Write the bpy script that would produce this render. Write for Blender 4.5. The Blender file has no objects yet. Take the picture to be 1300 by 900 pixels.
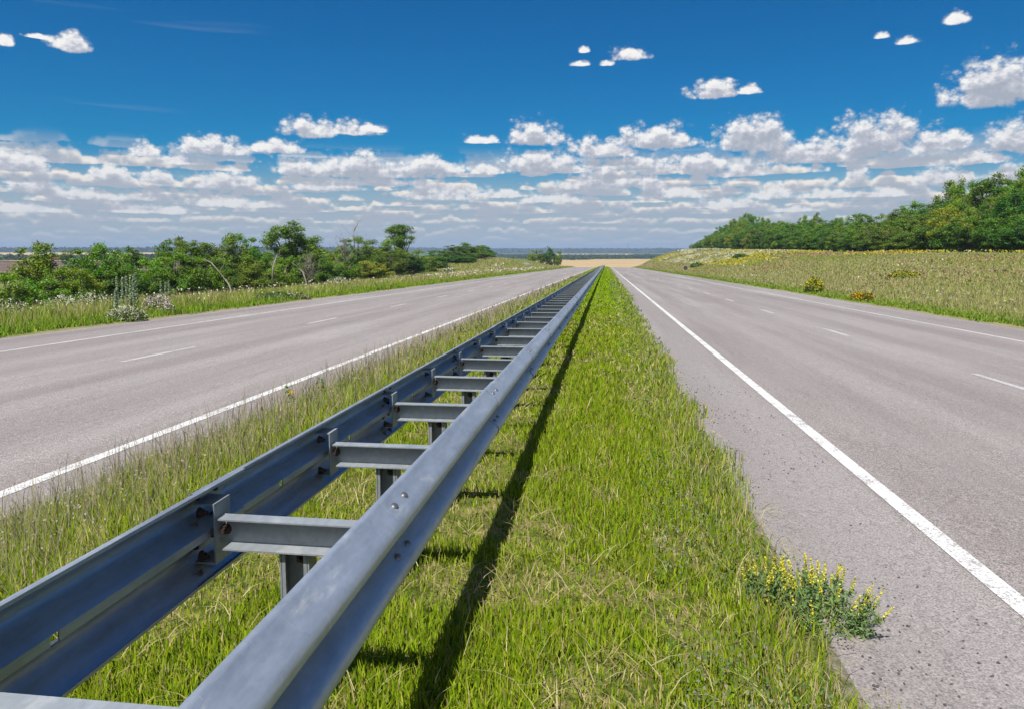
import bpy, math, random
import numpy as np
from mathutils import Vector

rng = np.random.default_rng(7)
random.seed(7)
sc = bpy.context.scene
col = sc.collection
R = math.radians

# ------------------------------------------------------------------ constants
CAM_Z = 1.75
F = 913.0                      # focal length in pixels of the 1300 px wide photo
PITCH = math.atan(85 / 913)
YAW = R(7.436)
GRADE = 0.0156
Y_CREST = 300.0
SUN_EL, SUN_AZ = R(62), R(15)  # sun high behind the camera, a little to the left

# ------------------------------------------------------------------ helpers
def lin(c):
    return tuple(((v / 255) / 12.92 if v / 255 <= 0.04045 else ((v / 255 + 0.055) / 1.055) ** 2.4) for v in c)

def azel(px, py):
    """world azimuth (clockwise from +Y) and elevation of a direction seen in the photo"""
    x, y, z = (px - 650), (405 - py), F
    c, s = math.cos(PITCH), math.sin(PITCH)
    up = y * c - z * s
    fw = z * c + y * s
    az = math.atan2(x, fw) - YAW
    el = math.atan2(up, math.hypot(x, fw))
    return az, el

def lat_noise(x, y, seed, scale):
    """smooth value noise in numpy, 0..1"""
    r = np.random.default_rng(seed)
    T = r.random((256, 256))
    x = np.asarray(x, float) / scale; y = np.asarray(y, float) / scale
    xi = np.floor(x).astype(int); yi = np.floor(y).astype(int)
    fx = x - xi; fy = y - yi
    fx = fx * fx * (3 - 2 * fx); fy = fy * fy * (3 - 2 * fy)
    a = T[xi % 256, yi % 256]; b = T[(xi + 1) % 256, yi % 256]
    c = T[xi % 256, (yi + 1) % 256]; d = T[(xi + 1) % 256, (yi + 1) % 256]
    return (a * (1 - fx) + b * fx) * (1 - fy) + (c * (1 - fx) + d * fx) * fy

def sstep(a, b, x):
    t = np.clip((np.asarray(x, float) - a) / (b - a), 0, 1)
    return t * t * (3 - 2 * t)

def road_z(y):
    y = np.asarray(y, float)
    k = 0.00022
    over = np.clip(y - Y_CREST, 0, None)
    lim = 170.0
    drop = np.where(over < lim, k * over ** 2, k * lim ** 2 + 2 * k * lim * (over - lim))
    return -GRADE * y - drop

_CY = [-60, 0, 330, 420, 600, 850, 1400, 1500, 2000, 2500, 3500, 5000, 7000, 12000]
_CZ = [0.5, -0.3, -6.0, -11, -23, -17.6, -12.8, -13.2, -14, -12, -10, -5, 4, 20]
_LY = [-60, 60, 150, 330, 500, 700, 1200, 2800, 3500, 5000, 12000]
_LZ = [-1.8, -2.7, -3.2, -4.3, -5.6, -8.0, -6.4, -1.4, 1.5, 8, 30]

def height(x, y):
    x = np.asarray(x, float); y = np.asarray(y, float)
    dist = np.hypot(x * 0.6, y)
    c = np.interp(y, _CY, _CZ)
    l = np.interp(y, _LY, _LZ)
    ang = -x / np.maximum(np.abs(y) + 20, 1)
    nat = c + (l - c) * np.maximum(sstep(0.12, 0.38, ang), sstep(300, 60, y) * (x < 0))
    nat = nat + (lat_noise(x + 900, y + 300, 3, 14) - .5) * 0.5 * sstep(25, 60, np.abs(x))
    # left grassy mound beside the cutting
    nat = nat + 3.6 * np.exp(-((x + 37) / 16) ** 2) * sstep(150, 235, y) * sstep(352, 300, y)
    # right hill
    hill = 1.55 + 1.0 * sstep(150, 320, y) + 0.35 * (lat_noise(x + 50, y + 50, 5, 22) - .5)
    hill = hill + 2.2 * sstep(44, 75, x)
    hw = sstep(450, 385, y) * sstep(9.5, 12, x)
    nat_r = nat * (1 - hw) + hill * hw
    nat = np.where(x > 9, nat_r, nat)
    # road corridor
    rz = road_z(y)
    inroad = rz - 0.05 + 0.30 * sstep(-4.1, -2.2, x) * sstep(1.45, -.1, x)
    wl = sstep(-15.5, -33, x)
    wl = np.where(x < -13.7, wl, 0)
    wr = np.where(x > 11.1, sstep(11.4, 40, x) * 0.75 + 0.25 * sstep(11.2, 26, x), 0)
    w = np.where(x < 0, wl, wr)
    fade = sstep(620, 480, y)
    w = 1 - (1 - w) * fade
    edge = np.where((x < -13.75) | (x > 11.15), rz + 0.03, inroad)
    return edge * (1 - w) + nat * w

def new_mesh(name, verts, faces, mats=(), colattr=None, smooth=False, matidx=None):
    """faces: list of tuples, or an (n,k) integer array"""
    me = bpy.data.meshes.new(name)
    verts = np.asarray(verts, dtype=np.float32)
    if isinstance(faces, np.ndarray):
        n, k = faces.shape
        me.vertices.add(len(verts)); me.vertices.foreach_set('co', verts.ravel())
        me.loops.add(n * k); me.loops.foreach_set('vertex_index', faces.astype(np.int32).ravel())
        me.polygons.add(n)
        me.polygons.foreach_set('loop_start', np.arange(0, n * k, k, dtype=np.int32))
        me.polygons.foreach_set('loop_total', np.full(n, k, dtype=np.int32))
        if matidx is not None:
            me.polygons.foreach_set('material_index', np.asarray(matidx, dtype=np.int32))
        me.update(calc_edges=True)
        me.validate()
    else:
        me.from_pydata([tuple(map(float, v)) for v in verts], [], faces)
        if matidx is not None:
            me.polygons.foreach_set('material_index', np.asarray(matidx, dtype=np.int32))
    if colattr is not None:
        a = me.color_attributes.new('tint', 'FLOAT_COLOR', 'POINT')
        c = np.ones((len(verts), 4), dtype=np.float32); c[:, :3] = colattr
        a.data.foreach_set('color', c.ravel())
    for m in mats:
        me.materials.append(m)
    if smooth:
        me.polygons.foreach_set('use_smooth', np.ones(len(me.polygons), dtype=bool))
    return me

def link(name, me, parent=None, loc=(0, 0, 0), rot=(0, 0, 0), scale=(1, 1, 1)):
    o = bpy.data.objects.new(name, me)
    col.objects.link(o)
    o.location = loc; o.rotation_euler = rot; o.scale = scale
    if parent is not None:
        o.parent = parent
    return o

def tag(o, label=None, cat=None, group=None, kind=None):
    if label: o['label'] = label
    if cat: o['category'] = cat
    if group: o['group'] = group
    if kind: o['kind'] = kind
    return o

class MB:
    """collects simple shapes for one mesh"""
    def __init__(s): s.v = []; s.f = []
    def add(s, v, f):
        b = len(s.v); s.v += [tuple(p) for p in v]; s.f += [tuple(i + b for i in q) for q in f]
    def box(s, x0, x1, y0, y1, z0, z1):
        s.add([(x0, y0, z0), (x1, y0, z0), (x1, y1, z0), (x0, y1, z0), (x0, y0, z1), (x1, y0, z1), (x1, y1, z1), (x0, y1, z1)],
              [(0, 3, 2, 1), (4, 5, 6, 7), (0, 1, 5, 4), (1, 2, 6, 5), (2, 3, 7, 6), (3, 0, 4, 7)])
    def tube(s, pts, radii, n=6, cap=True):
        pts = [Vector(p) for p in pts]
        base = len(s.v)
        for i, p in enumerate(pts):
            d = (pts[min(i + 1, len(pts) - 1)] - pts[max(i - 1, 0)])
            if d.length < 1e-9: d = Vector((0, 0, 1))
            d.normalize()
            a = d.orthogonal().normalized() if abs(d.z) < .99 else Vector((1, 0, 0))
            a = (a - d * a.dot(d)).normalized(); b = d.cross(a)
            for k in range(n):
                t = 2 * math.pi * k / n
                s.v.append(tuple(p + (a * math.cos(t) + b * math.sin(t)) * radii[i]))
        for i in range(len(pts) - 1):
            for k in range(n):
                k2 = (k + 1) % n
                s.f.append((base + i * n + k, base + i * n + k2, base + (i + 1) * n + k2, base + (i + 1) * n + k))
        if cap:
            s.f.append(tuple(base + k for k in range(n))[::-1])
            e = base + (len(pts) - 1) * n
            s.f.append(tuple(e + k for k in range(n)))
    def mesh(s, name, mat, smooth=False):
        return new_mesh(name, s.v, s.f, [mat], smooth=smooth)

# ------------------------------------------------------------------ materials
class NT:
    def __init__(s, nt): s.nt = nt; nt.nodes.clear()
    def n(s, t, **kw):
        nd = s.nt.nodes.new(t)
        for k, v in kw.items(): setattr(nd, k, v)
        return nd
    def put(s, sock, v):
        if isinstance(v, bpy.types.NodeSocket): s.nt.links.new(v, sock)
        elif v is not None: sock.default_value = v
    def m(s, op, a, b=None, c=None, clamp=False):
        nd = s.n('ShaderNodeMath', operation=op, use_clamp=clamp)
        s.put(nd.inputs[0], a); s.put(nd.inputs[1], b); s.put(nd.inputs[2], c)
        return nd.outputs[0]
    def vm(s, op, a, b=None, c=None):
        nd = s.n('ShaderNodeVectorMath', operation=op)
        s.put(nd.inputs[0], a); s.put(nd.inputs[1], b)
        if c is not None: s.put(nd.inputs[2], c)
        return nd.outputs['Value'] if op in ('LENGTH', 'DOT_PRODUCT') else nd.outputs['Vector']
    def noise(s, vec, scale, detail=2, rough=.5, dim='3D', dist=0.0):
        nd = s.n('ShaderNodeTexNoise', noise_dimensions=dim)
        s.put(nd.inputs['Vector'], vec); s.put(nd.inputs['Scale'], scale)
        nd.inputs['Detail'].default_value = detail; nd.inputs['Roughness'].default_value = rough
        nd.inputs['Distortion'].default_value = dist
        return nd.outputs['Fac']
    def ramp(s, fac, stops, interp='LINEAR'):
        nd = s.n('ShaderNodeValToRGB'); cr = nd.color_ramp; cr.interpolation = interp
        while len(cr.elements) < len(stops): cr.elements.new(.5)
        for e, (p, c) in zip(cr.elements, stops):
            e.position = p; e.color = (*c[:3], 1)
        s.put(nd.inputs[0], fac); return nd.outputs[0]
    def mix(s, fac, a, b, blend='MIX'):
        nd = s.n('ShaderNodeMix', data_type='RGBA', blend_type=blend)
        s.put(nd.inputs[0], fac)
        s.put(nd.inputs[6], (*a[:3], 1) if isinstance(a, (tuple, list)) else a)
        s.put(nd.inputs[7], (*b[:3], 1) if isinstance(b, (tuple, list)) else b)
        return nd.outputs[2]
    def ss(s, x, a, b, lo=0.0, hi=1.0):
        nd = s.n('ShaderNodeMapRange', interpolation_type='SMOOTHSTEP')
        s.put(nd.inputs[0], x); s.put(nd.inputs[1], a); s.put(nd.inputs[2], b)
        nd.inputs[3].default_value = lo; nd.inputs[4].default_value = hi
        return nd.outputs[0]

def mat_new(name):
    m = bpy.data.materials.new(name); m.use_nodes = True
    return m, NT(m.node_tree)

def principled(t, color, rough=.8, metal=0.0, bump=None, bstr=.3, bdist=.01, spec=None):
    b = t.n('ShaderNodeBsdfPrincipled'); o = t.n('ShaderNodeOutputMaterial')
    t.put(b.inputs['Base Color'], (*color[:3], 1) if isinstance(color, tuple) else color)
    t.put(b.inputs['Roughness'], rough); t.put(b.inputs['Metallic'], metal)
    if spec is not None: b.inputs['Specular IOR Level'].default_value = spec
    if bump is not None:
        bp = t.n('ShaderNodeBump'); bp.inputs['Strength'].default_value = bstr; bp.inputs['Distance'].default_value = bdist
        t.put(bp.inputs['Height'], bump); t.put(b.inputs['Normal'], bp.outputs[0])
    t.nt.links.new(b.outputs[0], o.inputs[0])
    return b

def pos(t):
    return t.n('ShaderNodeNewGeometry').outputs['Position']

def sep(t, v):
    nd = t.n('ShaderNodeSeparateXYZ'); t.put(nd.inputs[0], v); return nd.outputs

def mat_plain(name, c, rough=.8, metal=0.0):
    m, t = mat_new(name)
    P = t.n('ShaderNodeTexCoord').outputs['Object']
    n = t.noise(P, 9, 4, .6)
    k = t.mix(t.ss(n, .3, .7), tuple(v * .8 for v in c), tuple(min(1, v * 1.15) for v in c))
    principled(t, k, rough, metal, n, .2, .01)
    return m

def mat_leaf(name, rnd=0.25, trans=.35, rough=.55, base=None, gloss=True, up=.0):
    """thin leaves or blades: colour from the mesh's tint attribute"""
    m, t = mat_new(name)
    a = t.n('ShaderNodeAttribute', attribute_name='tint').outputs['Color']
    oi = t.n('ShaderNodeObjectInfo')
    hsv = t.n('ShaderNodeHueSaturation')
    t.put(hsv.inputs['Color'], a)
    t.put(hsv.inputs['Value'], t.m('MULTIPLY_ADD', oi.outputs['Random'], 2 * rnd, 1 - rnd))
    hue_r = t.m('FRACT', t.m('MULTIPLY', oi.outputs['Random'], 7.31))
    t.put(hsv.inputs['Hue'], t.m('MULTIPLY_ADD', hue_r, .05 * (rnd > 0), .5 - .025 * (rnd > 0)))
    c = t.mix(1.0, hsv.outputs[0], oi.outputs['Color'], 'MULTIPLY')
    d = t.n('ShaderNodeBsdfDiffuse'); tr = t.n('ShaderNodeBsdfTranslucent')
    t.put(d.inputs[0], c)
    if up > 0:      # small faces in a dense stand shade as part of the stand's surface
        N_ = t.n('ShaderNodeNewGeometry').outputs['Normal']
        nn = t.vm('NORMALIZE', t.vm('ADD', t.vm('MULTIPLY', N_, (1 - up,) * 3), (0, 0, up)))
        t.put(d.inputs['Normal'], nn)
    t.put(tr.inputs[0], t.mix(1.0, c, (1.0, 1.0, .55), 'MULTIPLY'))
    mx = t.n('ShaderNodeMixShader'); mx.inputs[0].default_value = trans
    t.nt.links.new(d.outputs[0], mx.inputs[1]); t.nt.links.new(tr.outputs[0], mx.inputs[2])
    o = t.n('ShaderNodeOutputMaterial'); out = mx.outputs[0]
    if gloss:
        g = t.n('ShaderNodeBsdfGlossy'); g.inputs['Roughness'].default_value = rough
        fr = t.n('ShaderNodeFresnel'); fr.inputs[0].default_value = 1.4
        m2 = t.n('ShaderNodeMixShader'); t.put(m2.inputs[0], t.m('MULTIPLY', fr.outputs[0], .12))
        t.nt.links.new(out, m2.inputs[1]); t.nt.links.new(g.outputs[0], m2.inputs[2]); out = m2.outputs[0]
    t.nt.links.new(out, o.inputs[0])
    return m

# galvanised steel
def mat_galv(name, base=(.40, .43, .47), metal=.75, rough=.42):
    m, t = mat_new(name)
    P = pos(t)
    big = t.noise(P, 2.2, 4, .6)
    fine = t.noise(t.vm('MULTIPLY', P, (40, 9, 40)), 1.0, 4, .65)
    spang = t.n('ShaderNodeTexVoronoi'); spang.inputs['Scale'].default_value = 55; t.put(spang.inputs['Vector'], P)
    k = t.m('ADD', t.m('MULTIPLY', big, .5), t.m('ADD', t.m('MULTIPLY', fine, .45), t.m('MULTIPLY', sep(t, spang.outputs['Color'])[0], .05)))
    c = t.mix(t.ss(k, .3, .7), tuple(v * .80 for v in base), tuple(v * 1.14 for v in base))
    dirt = t.ss(t.noise(t.vm('MULTIPLY', P, (3, 1.2, 7)), 3.0, 6, .72), .54, .74)
    c = t.mix(t.m('MULTIPLY', dirt, .42), c, (.27, .255, .225))
    # pale scratches running across the beam
    sc_ = t.noise(t.vm('MULTIPLY', P, (14, 120, 14)), 1.0, 2, .5)
    c = t.mix(t.m('MULTIPLY', t.ss(sc_, .70, .76), .35), c, (.7, .72, .75))
    rg = t.m('MULTIPLY_ADD', k, .3, rough - .13)
    rg = t.m('ADD', rg, t.m('MULTIPLY', dirt, .2))
    principled(t, c, rg, t.m('SUBTRACT', metal, t.m('MULTIPLY', dirt, .4)), fine, .06, .002)
    return m

M_GALV = mat_galv('galvanised_steel', (.42, .465, .53), .58, .44)
M_BEAM = mat_galv('galvanised_steel_weathered', (.35, .385, .415), .32, .55)
M_RUST = mat_plain('rusty_bolt', (.10, .07, .055), .6, .6)
M_BOLT = mat_plain('bolt_steel', (.20, .20, .21), .5, .7)

# asphalt
m, t = mat_new('asphalt'); P = pos(t); S = sep(t, P)
agg = t.noise(P, 95, 2, .7)
ag2 = t.noise(P, 30, 3, .7)
streak = t.noise(t.vm('MULTIPLY', P, (.9, .035, 0)), 1.0, 5, .62)
patch = t.noise(t.vm('MULTIPLY', P, (.35, .10, 0)), 1.0, 4, .6)
base = t.mix(t.ss(streak, .33, .68), (.240, .212, .202), (.318, .289, .278))
base = t.mix(t.m('MULTIPLY', t.ss(patch, .5, .72), .45), base, (.36, .332, .318))
spk = t.ss(agg, .32, .68)
base = t.mix(1.0, base, t.ramp(spk, [(0, (.48, .48, .48)), (.5, (1, 1, 1)), (1, (1.5, 1.49, 1.47))]), 'MULTIPLY')
base = t.mix(1.0, base, t.ramp(ag2, [(.3, (.78, .78, .78)), (.7, (1.2, 1.2, 1.2))]), 'MULTIPLY')
wt = t.m('COSINE', t.m('MULTIPLY', t.m('SUBTRACT', S[0], 3.08), 2 * math.pi / 1.806))
base = t.mix(t.m('MULTIPLY', t.ss(wt, .1, 1), t.ss(patch, .30, .70, .05, .24)), base, (.185, .162, .155))
# worn shoulders beside the median: loose chips and pits
x = S[0]
sh = t.m('MULTIPLY', t.ss(x, 2.25, 1.75), t.ss(x, -1, 0))
sh2 = t.m('MULTIPLY', t.ss(x, -4.6, -4.3), t.ss(x, -3, -3.4))
shm = t.m('MAXIMUM', sh, sh2)
vor = t.n('ShaderNodeTexVoronoi'); vor.inputs['Scale'].default_value = 46; t.put(vor.inputs['Vector'], P)
pit = t.m('MULTIPLY', t.ss(vor.outputs['Distance'], .42, .26), t.ss(t.noise(P, 14, 3, .6), .46, .58))
base = t.mix(t.m('MULTIPLY', pit, t.m('MULTIPLY', shm, .75)), base, (.055, .050, .050))
base = t.mix(t.m('MULTIPLY', shm, .35), base, (.30, .275, .27))
# long thin cracks
wv = t.noise(t.vm('MULTIPLY', P, (1.1, .16, 0)), 1.0, 6, .6)
crk = t.ss(t.m('ABSOLUTE', t.m('SUBTRACT', wv, .5)), .0045, .001)
base = t.mix(t.m('MULTIPLY', crk, .22), base, (.07, .065, .065))
principled(t, base, .88, 0, agg, .5, .006, .25)
M_ASPH = m

# white paint, worn
m, t = mat_new('road_paint'); P = pos(t)
w1 = t.noise(P, 60, 3, .75); w2 = t.noise(P, 5, 4, .6)
wear = t.ss(t.m('ADD', t.m('MULTIPLY', w1, .8), t.m('MULTIPLY', w2, .5)), .62, .78)
principled(t, t.mix(wear, (.72, .71, .69), (.30, .275, .265)), .7, 0, w1, .3, .004)
M_PAINT = m
m, t = mat_new('road_paint_faded'); P = pos(t)
w1 = t.noise(P, 40, 3, .75); w2 = t.noise(P, 2, 4, .6)
wear = t.ss(t.m('ADD', t.m('MULTIPLY', w1, .7), t.m('MULTIPLY', w2, .6)), .56, .86)
principled(t, t.mix(wear, (.52, .505, .495), (.29, .26, .25)), .75, 0, w1, .3, .004)
M_PAINT2 = m

# terrain
m, t = mat_new('meadow_ground'); P = pos(t); S = sep(t, P)
n1 = t.noise(P, .11, 6, .65); n2 = t.noise(P, .9, 5, .65); n3 = t.noise(P, 9, 4, .7); n4 = t.noise(P, 70, 3, .7)
g = t.ramp(n2, [(.30, (.10, .15, .022)), (.48, (.17, .20, .04)), (.62, (.25, .24, .08)), (.75, (.30, .25, .12))])
g = t.mix(t.ss(n1, .40, .62), g, t.ramp(n2, [(.35, (.22, .21, .08)), (.6, (.30, .25, .14)), (.75, (.22, .25, .06))]))
# trimmed median: straw litter between green tufts
med = t.m('MULTIPLY', t.ss(S[0], -4.6, -4.0), t.ss(S[0], 2.2, 1.9))
mg = t.ramp(t.m('ADD', t.m('MULTIPLY', n3, .55), t.m('MULTIPLY', n4, .45)), [(.36, (.035, .05, .010)), (.47, (.09, .115, .022)), (.56, (.20, .165, .065)), (.68, (.36, .29, .15))])
far_g = t.ss(S[1], 18, 45)
mg = t.mix(far_g, mg, t.ramp(n2, [(.3, (.075, .125, .015)), (.7, (.13, .165, .03))]))
grit = t.m('MULTIPLY', t.ss(t.m('ADD', S[0], t.m('MULTIPLY', n3, .5)), 1.15, 1.40), med)
mg = t.mix(grit, mg, t.ramp(n4, [(.35, (.13, .115, .10)), (.6, (.27, .24, .22))]))
c = t.mix(med, g, mg)
# open country far away
farm = t.ramp(t.noise(t.vm('MULTIPLY', P, (.0009, .0026, 0)), 1.0, 2, .4, dist=.4), [(.36, (.05, .085, .03)), (.46, (.085, .12, .045)), (.54, (.25, .19, .095)), (.62, (.07, .10, .04))], 'CONSTANT')
farm = t.mix(t.m('MULTIPLY', n1, .5), farm, (.06, .09, .03))
c = t.mix(t.ss(S[1], 430, 560), c, farm)
principled(t, c, .95, 0, n3, .5, .06, .1)
M_TERR = m

def mat_field(name, a, b, s1=.05):
    m, t = mat_new(name); P = pos(t)
    n = t.noise(t.vm('MULTIPLY', P, (.25, 1, 1)), s1, 5, .6)
    rows = t.noise(t.vm('MULTIPLY', P, (.02, .5, 0)), 1.0, 3, .6)
    c = t.mix(t.ss(t.m('ADD', t.m('MULTIPLY', n, .6), t.m('MULTIPLY', rows, .4)), .35, .65), a, b)
    principled(t, c, .95, 0, n, .3, .1, .1)
    return m
M_WHEAT = mat_field('ripe_wheat', (.42, .29, .135), (.53, .39, .20))
M_WHEAT2 = mat_field('pale_stubble', (.50, .38, .19), (.60, .46, .25), .01)
M_BROWN = mat_field('fallow_soil', (.125, .088, .078), (.185, .128, .112), .06)
M_CROP = mat_field('green_crop', (.06, .12, .035), (.09, .16, .05), .02)

M_GRASS = mat_leaf('grass_blades', 0.0, .28, gloss=True, rough=.5, up=.72)
M_LEAF = mat_leaf('tree_leaves', 0.14, .30, gloss=True, rough=.5, up=.45)
M_FLOWER = mat_leaf('petals', 0.0, .3, gloss=False, up=.5)
m, t = mat_new('bark'); P = t.n('ShaderNodeTexCoord').outputs['Object']
nb = t.noise(t.vm('MULTIPLY', P, (6, 6, 1.2)), 2.0, 5, .65)
principled(t, t.mix(t.ss(nb, .3, .7), (.075, .058, .042), (.19, .155, .12)), .9, 0, nb, .6, .03)
M_BARK = m
m, t = mat_new('dead_wood'); P = t.n('ShaderNodeTexCoord').outputs['Object']
nb = t.noise(t.vm('MULTIPLY', P, (6, 6, 1.2)), 2.0, 5, .65)
principled(t, t.mix(t.ss(nb, .3, .7), (.20, .165, .13), (.38, .33, .28)), .9, 0, nb, .6, .03)
M_DEAD = m

# ------------------------------------------------------------------ terrain sheet
def axis(lo, hi, fine_lo, fine_hi, step, growth):
    a = [fine_lo]
    s = step
    while a[-1] < fine_hi: a.append(a[-1] + step)
    s = step
    while a[-1] < hi: s *= growth; a.append(a[-1] + s)
    b = [fine_lo]; s = step
    while b[-1] > lo: s *= growth; b.append(b[-1] - s)
    return np.array(sorted(set(b + a)))
xs = np.unique(np.concatenate([axis(-14000, 14000, -60, 80, 1.0, 1.07), np.arange(-4.7, 2.1, .2), np.array([-13.85, -13.72, 11.08, 11.2])]))
ys = axis(-300, 16000, -10, 460, 2.5, 1.05)
XX, YY = np.meshgrid(xs, ys, indexing='ij')
ZZ = height(XX, YY)
nx, ny = len(xs), len(ys)
idx = np.arange(nx * ny).reshape(nx, ny)
fc = np.stack([idx[:-1, :-1], idx[1:, :-1], idx[1:, 1:], idx[:-1, 1:]], -1).reshape(-1, 4)
ter = link('terrain', new_mesh('terrain', np.stack([XX, YY, ZZ], -1).reshape(-1, 3), fc, [M_TERR], smooth=True))
tag(ter, kind='structure')

def sheet(name, xs, ys, off, mat, zfun=None, label=None):
    XX, YY = np.meshgrid(np.asarray(xs, float), np.asarray(ys, float), indexing='ij')
    ZZ = (zfun or (lambda a, b: road_z(b)))(XX, YY) + off
    nx, ny = XX.shape
    idx = np.arange(nx * ny).reshape(nx, ny)
    fc = np.stack([idx[:-1, :-1], idx[1:, :-1], idx[1:, 1:], idx[:-1, 1:]], -1).reshape(-1, 4)
    o = link(name, new_mesh(name, np.stack([XX, YY, ZZ], -1).reshape(-1, 3), fc, [mat], smooth=True))
    tag(o, label=label, kind='structure')
    return o

yr = np.concatenate([np.arange(-60, 300, 5.0), np.arange(300, 476, 4.0)])
sheet('road', np.linspace(-13.8, -3.55, 12), yr, 0.0, M_ASPH)
sheet('road', np.linspace(0.75, 11.2, 12), yr, 0.0, M_ASPH)

def lines(name, spans, x0, x1, mat):
    V = []; Fq = []
    for a, b in spans:
        yy = np.append(np.arange(a, b, 4.0), b)
        for i, y in enumerate(yy):
            z = float(road_z(y)) + .004
            V += [(x0, y, z), (x1, y, z)]
            if i: k = len(V); Fq.append((k - 4, k - 3, k - 1, k - 2))
    o = link(name, new_mesh(name, V, Fq, [mat])); tag(o, kind='structure'); return o
full = [(-50, 470)]
lines('road_marking', full, 2.075, 2.205, M_PAINT)
lines('road_marking', full, 9.33, 9.46, M_PAINT2)
lines('road_marking', full, -4.585, -4.455, M_PAINT)
lines('road_marking', full, -11.82, -11.68, M_PAINT2)
lines('road_marking', [(k * 8 + 10.25, k * 8 + 12.25) for k in range(-6, 50)], 5.81, 5.92, M_PAINT2)
lines('road_marking', [(k * 8 + 11.6, k * 8 + 13.85) for k in range(-6, 50)], -8.52, -8.41, M_PAINT2)

# distant fields laid on the terrain
def field(name, corners, mat, off, n=24):
    (x0, x1, y0, x2, x3, y1) = corners     # near edge x0..x1 at y0, far edge x2..x3 at y1
    V = []; Fq = []
    for j in range(n + 1):
        v = j / n; y = y0 + (y1 - y0) * v
        for i in range(n + 1):
            u = i / n
            x = (x0 + (x1 - x0) * u) * (1 - v) + (x2 + (x3 - x2) * u) * v
            yy = y + 14 * (float(lat_noise(x, y, 11, 120)) - .5) * (y / 1000)
            V.append((x, yy, float(height(x, yy)) + off))
    for j in range(n):
        for i in range(n):
            k = j * (n + 1) + i
            Fq.append((k, k + 1, k + n + 2, k + n + 1))
    o = link(name, new_mesh(name, V, Fq, [mat], smooth=True)); tag(o, kind='structure'); return o
field('wheat_field', (-110, 190, 640, -120, 260, 1390), M_WHEAT, .5)
field('stubble_field', (-170, 90, 2450, -260, 120, 3500), M_WHEAT2, 1.0)
field('stubble_field', (60, 330, 1900, 110, 420, 2150), M_WHEAT2, 1.0)
field('fallow_field', (-220, -75, 130, -560, -190, 430), M_BROWN, .35, 40)
field('wheat_field', (-620, -330, 470, -760, -420, 640), M_WHEAT, .5)
field('crop_field', (-900, -200, 660, -1200, -260, 1150), M_CROP, .5)
field('stubble_field', (-1500, -720, 1250, -2700, -1650, 2500), M_WHEAT2, 1.0)
field('crop_field', (-700, -260, 1250, -1300, -420, 2600), M_CROP, .8)

# ------------------------------------------------------------------ guardrail
gr = link('guardrail', None, loc=(-.987, 2.0, float(road_z(2.0)) + .13))
tag(gr, 'long double-sided galvanised steel guardrail standing on the grass median between the two carriageways', 'guardrail')
GO = Vector(gr.location)
XR, XL = -.695, -1.285           # rim planes of the right and the left beam
ZT = CAM_Z - .735                # beam top above the road plane
B1 = 2.20                        # distance of the first cross beam in view
def slope(y): return -math.atan((float(road_z(y + .5)) - float(road_z(y - .5))) / 1.0) * -1

# W profile, x outwards from the rim plane, z from the top rim downwards
half = [(-.004, .012), (-.004, .002), (.000, .000), (.009, .0005), (.014, .006), (.032, .026), (.056, .041), (.072, .053), (.080, .066), (.082, .078),
        (.081, .090), (.074, .102), (.058, .113), (.032, .127), (.012, .137), (.003, .143)]
prof = [(x, -z) for x, z in half] + [(x, -.312 + z) for x, z in reversed(half)]
prof = np.array(prof)
def prof_normals(p):
    d = np.gradient(p, axis=0); n = np.stack([-d[:, 1], d[:, 0]], 1)
    return n / np.linalg.norm(n, axis=1, keepdims=True)
PN = prof_normals(prof)
def panel_mesh(name, sgn, length=2.0, over=.30, holes=True):
    T = .0032
    st = {0.0, length + over, .5, 1.0, 1.5}
    hy = [.62, 1.40] if holes else []
    hr = []
    for h in hy: st |= {h - .014, h + .014}; hr.append((h - .014, h + .014))
    st = sorted(st); n = len(prof); V = []; Fq = []
    for s in (0, 1):
        for y in st:
            lap = .006 * (1 - y / (length + over))       # the near end lies over the panel before it
            for (px, pz), (nx_, nz_) in zip(prof, PN):
                o = lap + (T if s == 0 else 0)
                V.append(((px + o) * sgn, y, pz))
    m_ = len(st)
    mid = len(half) - 1
    for s in (0, 1):
        b = s * m_ * n
        for j in range(m_ - 1):
            for i in range(n - 1):
                if i == mid and any(abs(st[j] - a) < 1e-6 for a, _ in hr): continue
                q = (b + j * n + i, b + j * n + i + 1, b + (j + 1) * n + i + 1, b + (j + 1) * n + i)
                flip = (sgn > 0) != (s == 0)
                Fq.append(q if flip else q[::-1])
    b = m_ * n
    for j in range(m_ - 1):                                # rims
        for i in (0, n - 1):
            Fq.append((j * n + i, (j + 1) * n + i, b + (j + 1) * n + i, b + j * n + i))
    for j in (0, m_ - 1):                                  # sheet ends
        for i in range(n - 1):
            Fq.append((j * n + i, j * n + i + 1, b + j * n + i + 1, b + j * n + i))
    me = new_mesh(name, V, Fq, [M_GALV])
    me.polygons.foreach_set('use_smooth', np.ones(len(me.polygons), dtype=bool))
    try: me.set_sharp_from_angle(angle=R(50))
    except Exception: pass
    return me
PM = {1: panel_mesh('rail_panel', 1), -1: panel_mesh('rail_panel', -1)}

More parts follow.
